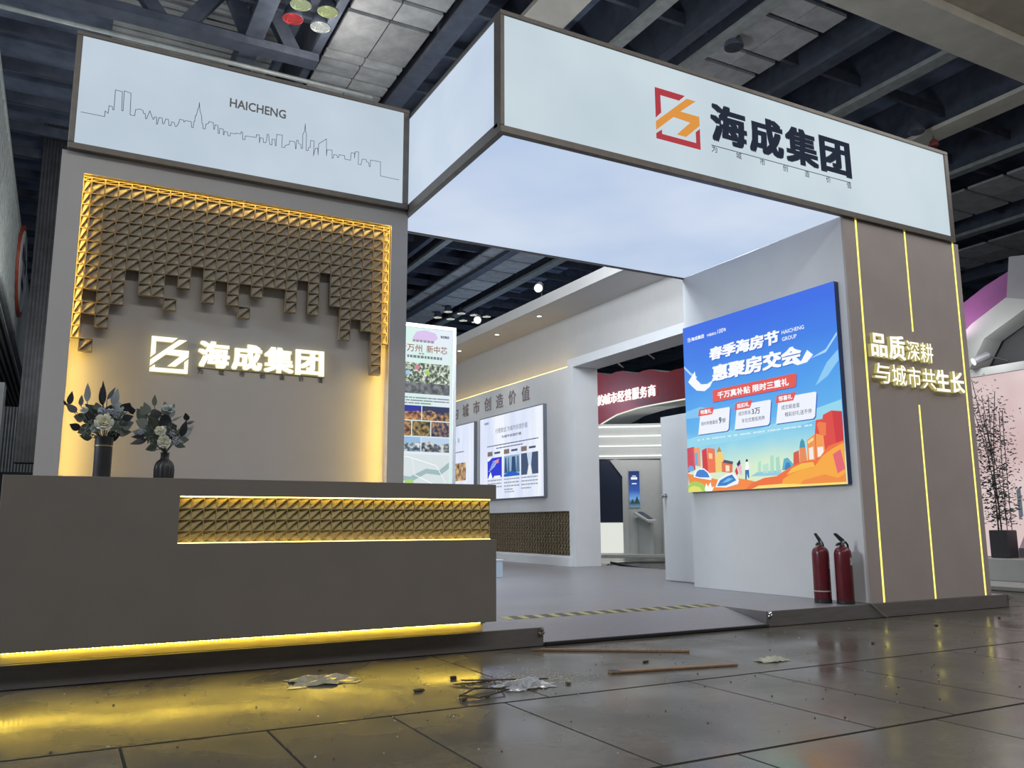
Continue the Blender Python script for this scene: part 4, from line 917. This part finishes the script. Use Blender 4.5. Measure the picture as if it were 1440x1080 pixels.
def bouquet(base, LV, K, y, label, roses, buds, fill, hyd):
    b = thing('bouquet', base, label, 'bouquet', 'bouquets in the counter vases')
    bx, by, bz = base
    for (x0, z0, x1, z1, w), k in zip(LV, K):
        yy = y+random.uniform(-.045, .06); put_leaf(b, x0, z0, x1, z1, w, yy, k, random.uniform(-.03, .03))
        m = MB(); m.tube([(bx, by, bz), ((bx+x0)/2, (by+yy)/2, (bz+z0)/2+.01), (x0, yy, z0)], .0022, STEM, 5); m.build('stem', b)
    for _ in range(34):       # fill the back of the head
        an = random.uniform(0, 2*math.pi); rr = random.uniform(.03, .10); cx = bx+math.cos(an)*rr*.7; cz = bz+.10+random.uniform(-.02, .08)
        put_leaf(b, cx, cz, cx+math.cos(an)*.07, cz+random.uniform(.0, .06), random.uniform(.026, .04), y+.05+random.uniform(-.03, .06), random.choice((0, 1, 3)), random.uniform(-.02, .05))
    for x, yy, z, r, d in roses: put_rose(b, ROSE, x, yy, z, r, d)
    for x, yy, z, r, d in buds: put_rose(b, BUD, x, yy, z, r, d)
    filler(b, 'small_leaves', fill, LEAFS[3], 46, .035, .0045); filler(b, 'blue_florets', hyd, HYD, 40, .022, .005)
bouquet((.197, .12, 1.30), L1, K1, .10, 'grey-green leafy bouquet with one large cream rose in the tall cylinder vase',
        [(.184, .03, 1.40, .047, (.05, -1, .35))], [(.084, .05, 1.468, .02, (-.3, -1, .5)), (.14, .05, 1.37, .02, (-.3, -1, -.2))],
        [(.120, .07, 1.395), (.105, .07, 1.355), (.15, .08, 1.35), (.235, .07, 1.40), (.255, .09, 1.37)], [(.215, .06, 1.474), (.17, .06, 1.475), (.245, .07, 1.46)])
bouquet((.522, .10, 1.245), L2, K2, .09, 'grey-green leafy bouquet with two cream roses in the ribbed bottle vase',
        [(.503, .02, 1.305, .036, (.1, -1, .25)), (.482, .03, 1.368, .030, (-.15, -1, .55))], [(.515, .03, 1.495, .036, (.15, -.7, 1))],
        [(.445, .05, 1.31), (.43, .06, 1.335), (.46, .05, 1.285), (.415, .08, 1.37), (.53, .07, 1.40)], [(.572, .04, 1.312), (.548, .05, 1.36), (.385, .06, 1.362)])

# ================================================================== FIRE EXTINGUISHERS
REDP = M('extinguisher_red', (.13, .014, .022), .28, nscale=8, namt=.15); LABW = M('extinguisher_label', (.5, .47, .5), .5)
def extinguisher(x, y, rot, label, lab):
    t = thing('fire_extinguisher', (x, y, PZ), label, 'extinguisher', 'fire extinguishers on the stage edge')
    c = (x, y, PZ); R = .075
    def rz(m): 
        cs_, sn = math.cos(rot), math.sin(rot)
        m.v = [(x+(a-x)*cs_-(b-y)*sn, y+(a-x)*sn+(b-y)*cs_, z) for a, b, z in m.v]; return m
    m = MB(); m.lathe([(.001, .012), (R-.006, .012), (R, .02), (R, .43), (R*.96, .452), (R*.82, .475), (R*.5, .492), (.022, .498), (.02, .51), (.001, .51)], c, REDP, 28); m.build('cylinder', t, smooth=True)
    m = MB(); m.lathe([(R-.008, .0), (R+.001, .0), (R+.001, .03), (R-.006, .034)], c, BLACK, 28); m.build('foot_ring', t)
    m = MB(); m.lathe([(.018, .50), (.022, .505), (.022, .53), (.014, .535), (.014, .55), (.001, .55)], c, CHROME, 14); m.build('valve', t)
    m = MB(); m.extr([(x-.01, y-.008, PZ+.535), (x+.035, y-.008, PZ+.545), (x+.02, y-.008, PZ+.562), (x-.075, y-.008, PZ+.615), (x-.10, y-.008, PZ+.612), (x-.095, y-.008, PZ+.60)], (0, .016, 0), BLACK); rz(m).build('lever', t, bevel=.002)
    m = MB(); m.extr([(x-.015, y-.009, PZ+.515), (x+.02, y-.009, PZ+.52), (x+.01, y-.009, PZ+.538), (x-.06, y-.009, PZ+.528), (x-.085, y-.009, PZ+.508), (x-.075, y-.009, PZ+.502)], (0, .018, 0), BLACK); rz(m).build('carry_handle', t, bevel=.002)
    m = MB(); m.tube([(x+.02, y, PZ+.52), (x+.05, y, PZ+.535), (x+.075, y, PZ+.51), (x+.09, y, PZ+.44), (x+.088, y, PZ+.2)], .009, BLACK, 8); rz(m).build('hose', t, smooth=True)
    m = MB(); z0, z1, a0, a1 = lab
    n = 8; V = []
    for i in range(n+1):
        an = a0+(a1-a0)*i/n
        V += [(x+(R+.0008)*math.cos(an), y+(R+.0008)*math.sin(an), PZ+z0), (x+(R+.0008)*math.cos(an), y+(R+.0008)*math.sin(an), PZ+z1)]
    m.add(V, [(2*i, 2*i+2, 2*i+3, 2*i+1) for i in range(n)], LABW); m.build('label', t)
    m = MB(); m.lathe([(R, .098), (R+.001, .099), (R+.001, .107), (R, .108)], c, M('band_cream', (.5, .45, .4), .5), 28); 
    if rot > .1: m.build('band', t)
extinguisher(6.10, .30, .35, 'dark red fire extinguisher with a pale band near its foot, against the poster wall', (.30, .36, 4.9, 5.9))
extinguisher(6.185, .125, .05, 'dark red fire extinguisher nearer the column, white label high on its side', (.335, .40, 4.7, 5.8))
m = MB(); m.tube([(6.262, .12, PZ+.01), (6.30, .05, PZ+.012), (6.34, -.008, PZ+.006), (6.40, -.012, .09), (6.48, -.014, .03), (6.53, -.02, .006)], .005, M('wire_green', (.25, .27, .2), .5), 6)
tag(m.build('wire', smooth=True), 'thin pale green wire hanging over the stage edge beside the extinguishers', 'wire')

# ================================================================== LITTER ON THE HALL FLOOR
WD = M('batten_wood', (.30, .19, .12), .6, nscale=10, namt=.25, stretch=(1, 12, 1))
def batten(p, q, w, h, label):
    p = Vector((*p, 0)); q = Vector((*q, 0)); d = (q-p).normalized(); nrm = Vector((-d.y, d.x, 0))*w/2
    t = thing('wooden_batten', ((p+q)/2)[:], label, 'batten', 'battens on the floor')
    m = MB(); m.extr([p-nrm+Vector((0, 0, .001)), q-nrm+Vector((0, 0, .001)), q+nrm+Vector((0, 0, .001)), p+nrm+Vector((0, 0, .001))], (0, 0, h), WD); m.build('strip', t, bevel=.002)
    m = MB(); m.extr([p-nrm*.9+Vector((0, 0, h+.001)), p-nrm*.9+d*.06+Vector((0, 0, h+.001)), p+nrm*.9+d*.05+Vector((0, 0, h+.001)), p+nrm*.9+Vector((0, 0, h+.001))], (0, 0, .001), BLACK); m.build('end_mark', t)
batten((2.84, -.145), (3.70, -.715), .035, .014, 'thin reddish wooden batten on the floor, nearer the ramp')
batten((2.80, -1.10), (3.60, -1.25), .055, .012, 'wider wooden batten on the floor, farther out from the ramp')
def crumple(name, label, cat, c, sx, sy, h, mat, seed, n=9, group=None):
    r = random.Random(seed); m = MB(); V = []
    for j in range(n):
        for i in range(n):
            u, v = i/(n-1)*2-1, j/(n-1)*2-1; e = max(0, 1-(u*u+v*v)*.8)
            V.append((c[0]+u*sx*(1+r.uniform(-.25, .25)), c[1]+v*sy*(1+r.uniform(-.25, .25)), .003+h*e*r.uniform(.15, 1.0)))
    m.add(V, [(j*n+i, j*n+i+1, (j+1)*n+i+1, (j+1)*n+i) for j in range(n-1) for i in range(n-1)], mat)
    return tag(m.build(name), label, cat, group)
FILM = M('plastic_film', (.72, .74, .78), .15, nscale=20, namt=.2, spec=.8, trans=.45)
FILM_LIT = M('plastic_film_yellow_lit', (.62, .58, .42), .2, nscale=20, namt=.2, spec=.8, trans=.4)  # clear film with the yellow light tinted into its colour
crumple('plastic_scrap', 'crumpled clear plastic film lying in the yellow light on the floor', 'plastic scrap', (1.30, -.53), .17, .13, .045, FILM_LIT, 2)
crumple('plastic_bag', 'shiny crumpled plastic bag in the litter on the floor', 'plastic bag', (2.20, -1.20), .14, .10, .05, FILM, 4, 11)
crumple('paper_scrap', 'pale crumpled paper scrap near the far end of the wider batten', 'paper scrap', (3.90, -1.24), .10, .05, .035, M('paper', (.42, .42, .34), .7, nscale=14, namt=.4), 8)
DUST = M('white_dust', (.5, .49, .46), .9)
m = MB(); r = random.Random(5)
for _ in range(700):
    x = 2.32+r.gauss(0, .15); y = -1.05+r.gauss(0, .12); s = r.uniform(.002, .006)
    m.add([(x-s, y-s, .001), (x+s, y-s*.6, .001), (x, y+s, .001), (x, y, .001+s)], [(0, 1, 3), (1, 2, 3), (2, 0, 3)], DUST)
for _ in range(260):
    x = r.uniform(.0, 7.5); y = r.uniform(-2.6, -.15); s = r.uniform(.002, .007)
    m.add([(x-s, y-s, .001), (x+s, y-s*.6, .001), (x, y+s, .001), (x, y, .001+s)], [(0, 1, 3), (1, 2, 3), (2, 0, 3)], DUST if r.random() < .35 else BLACK)
tag(m.build('dust'), 'pale dust and dark grit scattered over the hall floor', 'dust', kind='stuff')
TW_ = M('twig', (.06, .045, .03), .8)
m = MB()
for k, pts in enumerate(([(1.78, -1.30), (1.92, -1.18), (2.05, -1.22), (2.02, -1.32), (1.85, -1.37), (1.78, -1.30)], [(1.95, -.95), (2.10, -.98), (2.2, -1.06), (2.4, -1.1)], [(1.88, -1.0), (2.0, -1.05), (2.12, -1.0)])):
    m.tube([(x, y, .006+.008*((i+k) % 2)) for i, (x, y) in enumerate(pts)], .004, TW_, 5)
tag(m.build('twig_tangle'), 'tangle of thin dark twigs beside the shiny plastic bag', 'twigs')
chips = [((1.66, -1.06), .07, .022, 'dark straight chip of wood lying alone left of the twigs'), ((1.96, -.82), .045, .03, 'dark clod above the twigs on the floor'), ((1.77, -1.37), .03, .025, 'small dark clod at the lower left of the twigs'),
         ((1.90, -1.36), .03, .022, 'small dark clod at the lower right of the twigs'), ((3.20, -.90), .06, .018, 'dark chip between the two battens'), ((5.05, -1.05), .03, .02, 'dark crumb on the floor right of the paper scrap'),
         ((6.35, -.62), .035, .025, 'dark crumb on the floor in front of the extinguishers'), ((7.3, -.55), .03, .02, 'dark crumb on the floor in front of the column'), ((2.42, -1.27), .03, .025, 'dark lump beside the shiny plastic bag'), ((1.40, -.20), .025, .015, 'tiny dark crumb close to the counter plinth edge')]
for (x, y), ln, w, lab in chips:
    r = random.Random(int(x*100)); m = MB()
    V = [(x+dx*ln*r.uniform(.7, 1.1)/2, y+dy*w*r.uniform(.7, 1.2)/2*(-1 if False else 1)+dx*ln*.1, .002+dz*w*.5*r.uniform(.5, 1.1)) for dz in (0, 1) for dx, dy in ((-1, -1), (1, -1), (1.2, .3), (.6, 1), (-.7, 1))]
    m.add(V, [(4, 3, 2, 1, 0), (5, 6, 7, 8, 9)]+[(i, (i+1) % 5, 5+(i+1) % 5, 5+i) for i in range(5)], TW_)
    tag(m.build('debris_chip', bevel=.001), lab, 'debris', 'dark chips on the floor')
m = MB(); m.tube([(10.42, 9.8, .02), (9.9, 8.6, .02), (9.5, 7.5, .02), (9.1, 6.6, .02), (8.8, 6.4, .02)], .02, BLACK, 8); tag(m.build('cable', smooth=True), 'thick black cable on the hall floor beyond the portal', 'cable')
m = MB(); m.tube([(9.0, 8.2, .015), (10.2, 9.4, .015), (10.9, 9.6, .015), (11.6, 9.3, .015)], .012, BLACK, 8); tag(m.build('cable', smooth=True), 'thin dark cable running across the hall floor toward the red stand', 'cable')

# ================================================================== HALL LAMPS
def lamp(x, y, z, col, label, st=4.0, beam=0):
    t = thing('hall_lamp', (x, y, z), label, 'lamp', 'hall lamps')
    m = MB(); m.lathe([(.165, -.03), (.17, 0), (.13, .12), (.09, .2), (.001, .2)], (x, y, z), STEELD, 24); m.build('housing', t, smooth=True)
    m = MB(); m.lathe([(.001, -.02), (.155, -.02), (.163, -.03)], (x, y, z), EM(col, st), 24); m.build('lens', t)
    m = MB(); m.tube([(x, y, z+.2), (x, y, 9.4)], .012, STEELD, 6); m.build('stem', t)
for x, y, c, s, lab in ((2.75, 7.42, (240, 90, 90), 1.1, 'round red-tinted hall lamp above the left header'), (3.21, 7.44, (250, 252, 240), 1.3, 'round white hall lamp nearest the left header'),
                     (3.20, 6.97, (226, 236, 170), 1.1, 'round yellow-green hall lamp at the right of the four above the left header'), (2.77, 6.99, (220, 234, 180), 1.1, 'round yellow-green hall lamp cut by the top of the picture')):
    lamp(x, y, 8.97, c, lab, s)
t4 = MB(); t4.box(2.5, 3.5, 6.7, 7.7, 9.35, 9.42, STEELD); t4.build('lamp_tray', ce)
k = 0
for i in range(2):
    for j in range(4):
        k += 1; lamp(12.6+j*.55, 23.4+i*1.0, 8.9, (240, 246, 226), 'small round hall lamp of the far cluster: %s row, %s from the left' % (('nearer', 'farther')[i], ('first', 'second', 'third', 'fourth')[j]), 1.4)
for x, y, s in ((9.6, 4.6, 1), (9.2, 6.6, 1), (6.6, 7.3, 1), (15.2, 5.2, 1)):  # unlit lamps; a faint glow on the lenses replaces reflected light
    lamp(x, y, 8.9, (86, 90, 100), {9.6: 'unlit round hall lamp under the roof near the beige gallery edge', 9.2: 'unlit round hall lamp over the emblem of the canopy', 6.6: 'unlit round hall lamp by the broad beige roof beam', 15.2: 'unlit round hall lamp beside the far beige roof beam'}[x], .4)

ab = thing('alarm_bell', (15.75, 5.2, 8.75), 'small dark red alarm bell hanging by the beige roof beam at the upper right', 'bell')
m = MB(); m.lathe([(.001, .0), (.09, .0), (.10, .03), (.08, .12), (.02, .18), (.001, .18)], (15.75, 5.2, 8.68), M('bell_red', (.22, .05, .05), .5), 16); m.build('body', ab, smooth=True)
m = MB(); m.tube([(15.75, 5.2, 8.86), (15.75, 5.2, 8.92)], .015, STEELD, 6); m.build('hook', ab)
# ================================================================== RED STAND BEYOND THE PORTAL
rs = thing('exhibition_stand', (13.5, 12.5, 0), 'red and white neighbouring stand with curved light lines, seen through the portal', 'stand')
REDF = M('red_fascia', (.50, .035, .04), .45, nscale=3, namt=.08); SW = M('stand_white', (.52, .54, .53), .55)
arc = lambda y: 13.0-.35*math.sin(math.pi*max(0, min(1, (y-7.5)/9)))
ys = frange(7.5, 16.5, 30)
zb = lambda y: 3.72 if y < 11.6 else (3.72-.07*(y-11.6) if y < 12.6 else 3.65-.19*(y-12.6)-.02*(y-12.6)**2)
m = MB()
for y0, y1 in zip(ys, ys[1:]):
    V = []
    for y in (y0, y1):
        zt = 4.45+.13*(y-10.3)+.05*math.sin(y*5.2); x = arc(y)
        V += [(x, y, zb(y)), (x, y, zt), (x+.9, y, zb(y)), (x+.9, y, zt)]
    m.add(V, [(0, 1, 5, 4)], REDF); m.add(V, [(0, 4, 6, 2), (1, 3, 7, 5), (2, 6, 7, 3)], SW)
m.build('red_fascia', rs)
m = MB()
for y0, y1 in zip(ys, ys[1:]): m.tube([(arc(y0)+.02, y0, zb(y0)-.012), (arc(y1)+.02, y1, zb(y1)-.012)], .018, EM((236, 238, 226), 1.1), 6)
m.build('fascia_light_line', rs)
WL = EM((250, 252, 250), 1.2)
for i, ch in enumerate('一流的城市经营服务商'):
    y = 13.60-(i-1)*.318
    e = Art((arc(y)-.01, y+.16, 3.985-.008*i), SIDE); e.text(ch, 0, 0, .28, .29, WL, d=.0, bold=.01, depth=.03); e.build('letter', rs)
for y in (13.6, 12.3, 11.0):
    l = bpy.data.lights.new('fascia_wash', 'SPOT'); l.energy = 60; l.color = (1, .9, .8); l.spot_size = 1.5; l.spot_blend = .9; l.shadow_soft_size = .05
    o = bpy.data.objects.new('fascia_wash', l); o.location = (12.05, y, 5.05); d = Vector((13.0, y, 4.3))-Vector(o.location); o.rotation_euler = d.to_track_quat('-Z', 'Y').to_euler(); COL.objects.link(o)
    m = MB(); m.tube([(12.7, y, 4.85), (12.3, y, 5.1), (12.08, y, 5.08)], .02, CHROME, 6); m.tube([(12.1, y, 5.12), (12.0, y, 5.02)], .06, CHROME, 10); m.build('arm_light', rs)
O3 = Vector((12.4, 11.8, 0)); r3 = Vector((.807, -.59, 0)); f3 = Vector((.59, .807, 0))
def Lp(a, b, z): return O3+r3*a+f3*b+Vector((0, 0, z))
def lbox(name, a0, a1, b0, b1, z0, z1, mat):
    m = MB(); m.extr([Lp(a0, b0, z0), Lp(a1, b0, z0), Lp(a1, b1, z0), Lp(a0, b1, z0)], (0, 0, z1-z0), mat); return m.build(name, rs)
bow = lambda a: 1.0+.30*(1-((a-.1)/2.2)**2)-.3
def bowwall(name, a0, a1, z0, z1, off, mat, n=16):
    m = MB(); V = []
    for i in range(n+1):
        a = a0+(a1-a0)*i/n; b = bow(a)+off
        V += [Lp(a, b, z0), Lp(a, b, z1), Lp(a, b+.1, z0), Lp(a, b+.1, z1)]
    F = []
    for i in range(n):
        j = i*4; F += [(j, j+1, j+5, j+4), (j+2, j+6, j+7, j+3), (j+1, j+3, j+7, j+5), (j, j+4, j+6, j+2)]
    m.add(V, F, mat); return m.build(name, rs)
bowwall('curved_wall', -2.2, 2.6, 2.5, 3.42, .06, SW)
for z in (3.34, 3.09, 2.83, 2.57):
    m = MB(); m.tube([Lp(-2.2+i*.24, bow(-2.2+i*.24)+.03, z) for i in range(21)], .022, EM((246, 250, 246), 1.15), 6); m.build('light_line', rs)
lbox('wall_panel', -2.2, 2.6, 1.10, 1.2, .05, 2.52, SW)
lbox('floor_plate', -2.4, 3.0, .4, 4, .0, .06, SW)
m = MB(); m.extr([Lp(-1.4, 1.09, .86), Lp(-.17, 1.09, .86), Lp(-.16, 1.09, 2.04), Lp(-.46, 1.09, 2.45), Lp(-.65, 1.09, 2.51), Lp(-1.4, 1.09, 2.51)], -f3*.03, M('navy_panel', (.012, .02, .05), .4)); m.build('navy_panel', rs)
lbox('lit_base', -1.4, -.17, 1.04, 1.09, .08, .85, EM((222, 226, 218), 1.0))
m = MB(); m.extr([Lp(-.17, 1.09, .06), Lp(-.02, 1.09, .06), Lp(-.02, 1.09, 2.3), Lp(-.3, 1.09, 2.5), Lp(-.46, 1.09, 2.45), Lp(-.16, 1.09, 2.04)], -f3*.08, SW); m.build('pier', rs)
a = Art(Lp(.01, 1.09, 1.24), (r3, Vector((0, 0, 1)), -f3))
a.slab([(0, 0), (.27, 0), (.27, .94), (0, .94)], EMgrad('small_poster', [(0, (120, 150, 170)), (.15, (60, 90, 120)), (.3, (110, 160, 220)), (.5, (50, 90, 170)), (1, (30, 52, 110))], 2, 1.24, 2.18), 0, .02)
for v, w, h in ((.72, .16, .06), (.60, .12, .025), (.80, .1, .02)): a.rect(.135-w/2, v, .135+w/2, v+h, WHT, 20)
a.poly([(.02, .1), (.08, .22), (.13, .12), (.2, .3), (.26, .1)], EM((40, 70, 60), 1.0), 20); a.build('wall_poster', rs)
m = MB(); m.extr([Lp(.1, 1.0, 1.12), Lp(.36, 1.0, 1.12), Lp(.68, .55, .90), Lp(.46, .55, .90)], (0, 0, -.05), SW); m.extr([Lp(.2, .98, 1.125), Lp(.34, .98, 1.125), Lp(.60, .62, .945), Lp(.46, .62, .945)], (0, 0, .004), STEELD)
m.extr([Lp(.22, 1.05, .06), Lp(.52, .75, .06), Lp(.60, .8, .06), Lp(.30, 1.08, .06)], (0, 0, .92), SW); m.build('kiosk', rs)
lbox('side_pillar', .84, .9, .9, 1.1, .06, 2.5, SW)
area('red_stand_fill', Lp(.3, -.5, 3.4), Lp(.3, 1.2, 1.2), 2.4, 32, (1, 1, 1), .4)  # added fill that brightens the wall of the red stand

# ================================================================== STAND ACROSS THE RIGHT AISLE
rt_s = thing('exhibition_stand', (11.8, 1.5, 0), 'white neighbouring stand with purple arch and pink picture wall at the right edge', 'stand')
XS = 11.5
B('base', rt_s, SW, (XS-.45, 14, -2.5, 3.0, .06, .35), bevel=.01); B('step', rt_s, SW, (10.2, 14, -2.5, 3.0, .0, .06), bevel=.01)
B('wall', rt_s, M('stand_grey', (.20, .205, .215), .6), (XS+.05, XS+.2, -2.5, 3.0, .35, 3.0))
B('upper_wall', rt_s, M('stand_dark_grey', (.13, .135, .145), .6), (XS+.62, XS+.7, -2.5, 3.0, 3.0, 4.0))
B('header', rt_s, SW, (XS-.05, XS+.05, -2.5, 3.0, 2.89, 3.0))
a = Art((XS+.03, 3.0, .36), SIDE)
a.rect(0, 0, 5.5, 2.53, EMnoise('picture_wall', (214, 186, 186), (232, 214, 212), .8, .95, light=True), 1); a.build('picture', rt_s)
a = Art((XS+.03, 3.0, .36), SIDE)
a.poly([(1.45, .5), (5.5, 1.3), (5.5, .6), (1.9, .0), (1.2, .0)], EM((150, 130, 140), .8), 3); a.rect(1.25, .0, 5.5, .12, EM((70, 64, 72), .8), 4)
a.poly([(1.5, .62), (1.5, 1.05), (1.62, 1.07), (1.62, .68)], EM((120, 176, 200), .8), 4); a.poly([(1.30, .5), (1.36, .55), (1.36, .95), (1.30, .9)], EM((110, 120, 130), .8), 4)
a.poly([(1.42, .58), (1.75, .85), (1.75, .76), (1.45, .5)], EM((236, 232, 230), .8), 5); a.build('picture_building', rt_s)
# arch: purple inner face and white outer band
PUR = M('purple_fabric', (.16, .07, .17), .6)
m = MB(); m.extr([(XS+.5, 2.6, 3.35), (XS+.5, 2.15, 3.70), (XS+.5, 1.60, 4.0), (XS+.5, 1.53, 4.54), (XS+.5, 2.15, 4.32), (XS+.5, 2.8, 4.0)], (.06, 0, 0), PUR); m.build('purple_panel', rt_s)
m = MB(); m.extr([(XS+.1, 2.3, 2.95), (XS+.1, 2.13, 3.22), (XS+.1, 1.98, 3.45), (XS+.1, 1.32, 3.77), (XS+.1, -1.5, 3.9), (XS+.1, -1.5, 4.0), (XS+.1, 1.31, 3.87), (XS+.1, 1.61, 3.97), (XS+.1, 2.15, 3.70), (XS+.1, 2.6, 3.35)], (.42, 0, 0), SW); m.build('arch_soffit', rt_s)
m = MB(); m.extr([(XS+.1, 1.60, 3.97), (XS+.1, 1.51, 4.54), (XS+.1, .6, 4.4), (XS+.1, -1.5, 4.2), (XS+.1, -1.5, 3.9), (XS+.1, 1.31, 3.87)], (.5, 0, 0), M('arch_white', (.34, .34, .37), .6)); m.build('arch_fascia', rt_s)
l = bpy.data.lights.new('purple_wash', 'SPOT'); l.energy = 40; l.color = (1, .6, .85); l.spot_size = 1.4; l.spot_blend = 1; o = bpy.data.objects.new('purple_wash', l); o.location = (XS-.3, 2.75, 3.6); d = Vector((XS+.5, 2.2, 4.0))-Vector(o.location); l.energy = 70; o.rotation_euler = d.to_track_quat('-Z', 'Y').to_euler(); COL.objects.link(o)
m = MB(); c = Vector((XS-.12, 1.93, 3.12)); d = Vector((-.7, .5, -.35)).normalized(); m.tube([c-d*.12, c+d*.10], .06, GSP, 14); m.tube([c+d*.1, c+d*.105], .055, EM((255, 250, 225), 1.6), 14); m.tube([c-d*.1, (XS-.02, 1.6, 3.04)], .015, CHROME, 6); m.build('arm_light', rt_s)
l = bpy.data.lights.new('arm_light_glow', 'POINT'); l.energy = 16; l.shadow_soft_size = .06; o = bpy.data.objects.new('arm_light_glow', l); o.location = (XS-.5, 1.75, 3.25); COL.objects.link(o)
# bamboo in a pot
bt = thing('bamboo_plant', (11.36, 1.84, .35), 'slender bamboo with sparse dark leaves in a black pot before the pink picture wall', 'plant')
m = MB(); m.extr([(11.24, 1.72, .352), (11.48, 1.72, .352), (11.48, 1.97, .352), (11.24, 1.97, .352)], (0, 0, .37), M('planter_black', (.05, .05, .06), .5)); m.build('planter', bt, bevel=.01)
DL = M('bamboo_leaf', (.06, .075, .075), .6); r = random.Random(21)
lv = MB()
for k in range(9):
    x = 11.28+r.uniform(0, .16); y = 1.75+r.uniform(0, .18); top = r.uniform(2.2, 2.85); dx, dy = r.uniform(-.12, .02), r.uniform(-.30, .25)
    m = MB(); pts = [(x+dx*t*t, y+dy*t*t, .6+(top-.6)*t) for t in frange(0, 1, 7)]; m.tube(pts, .005, DL, 6); m.build('cane', bt)
    for _ in range(190):
        t = r.uniform(.12, 1.0); p = Vector((x+dx*t*t, y+dy*t*t, .6+(top-.6)*t))+Vector((-abs(r.gauss(0, .06)), r.gauss(0, .12), r.gauss(0, .06)))
        d = Vector((r.uniform(-1, 1), r.uniform(-1, 1), r.uniform(-.9, .4))).normalized()*r.uniform(.035, .08); s = d.orthogonal().normalized()*.012
        lv.add([p, p+d*.4+s, p+d, p+d*.4-s], [(0, 1, 2, 3)], DL)
o = lv.build('leaves', bt); o['kind'] = 'stuff'
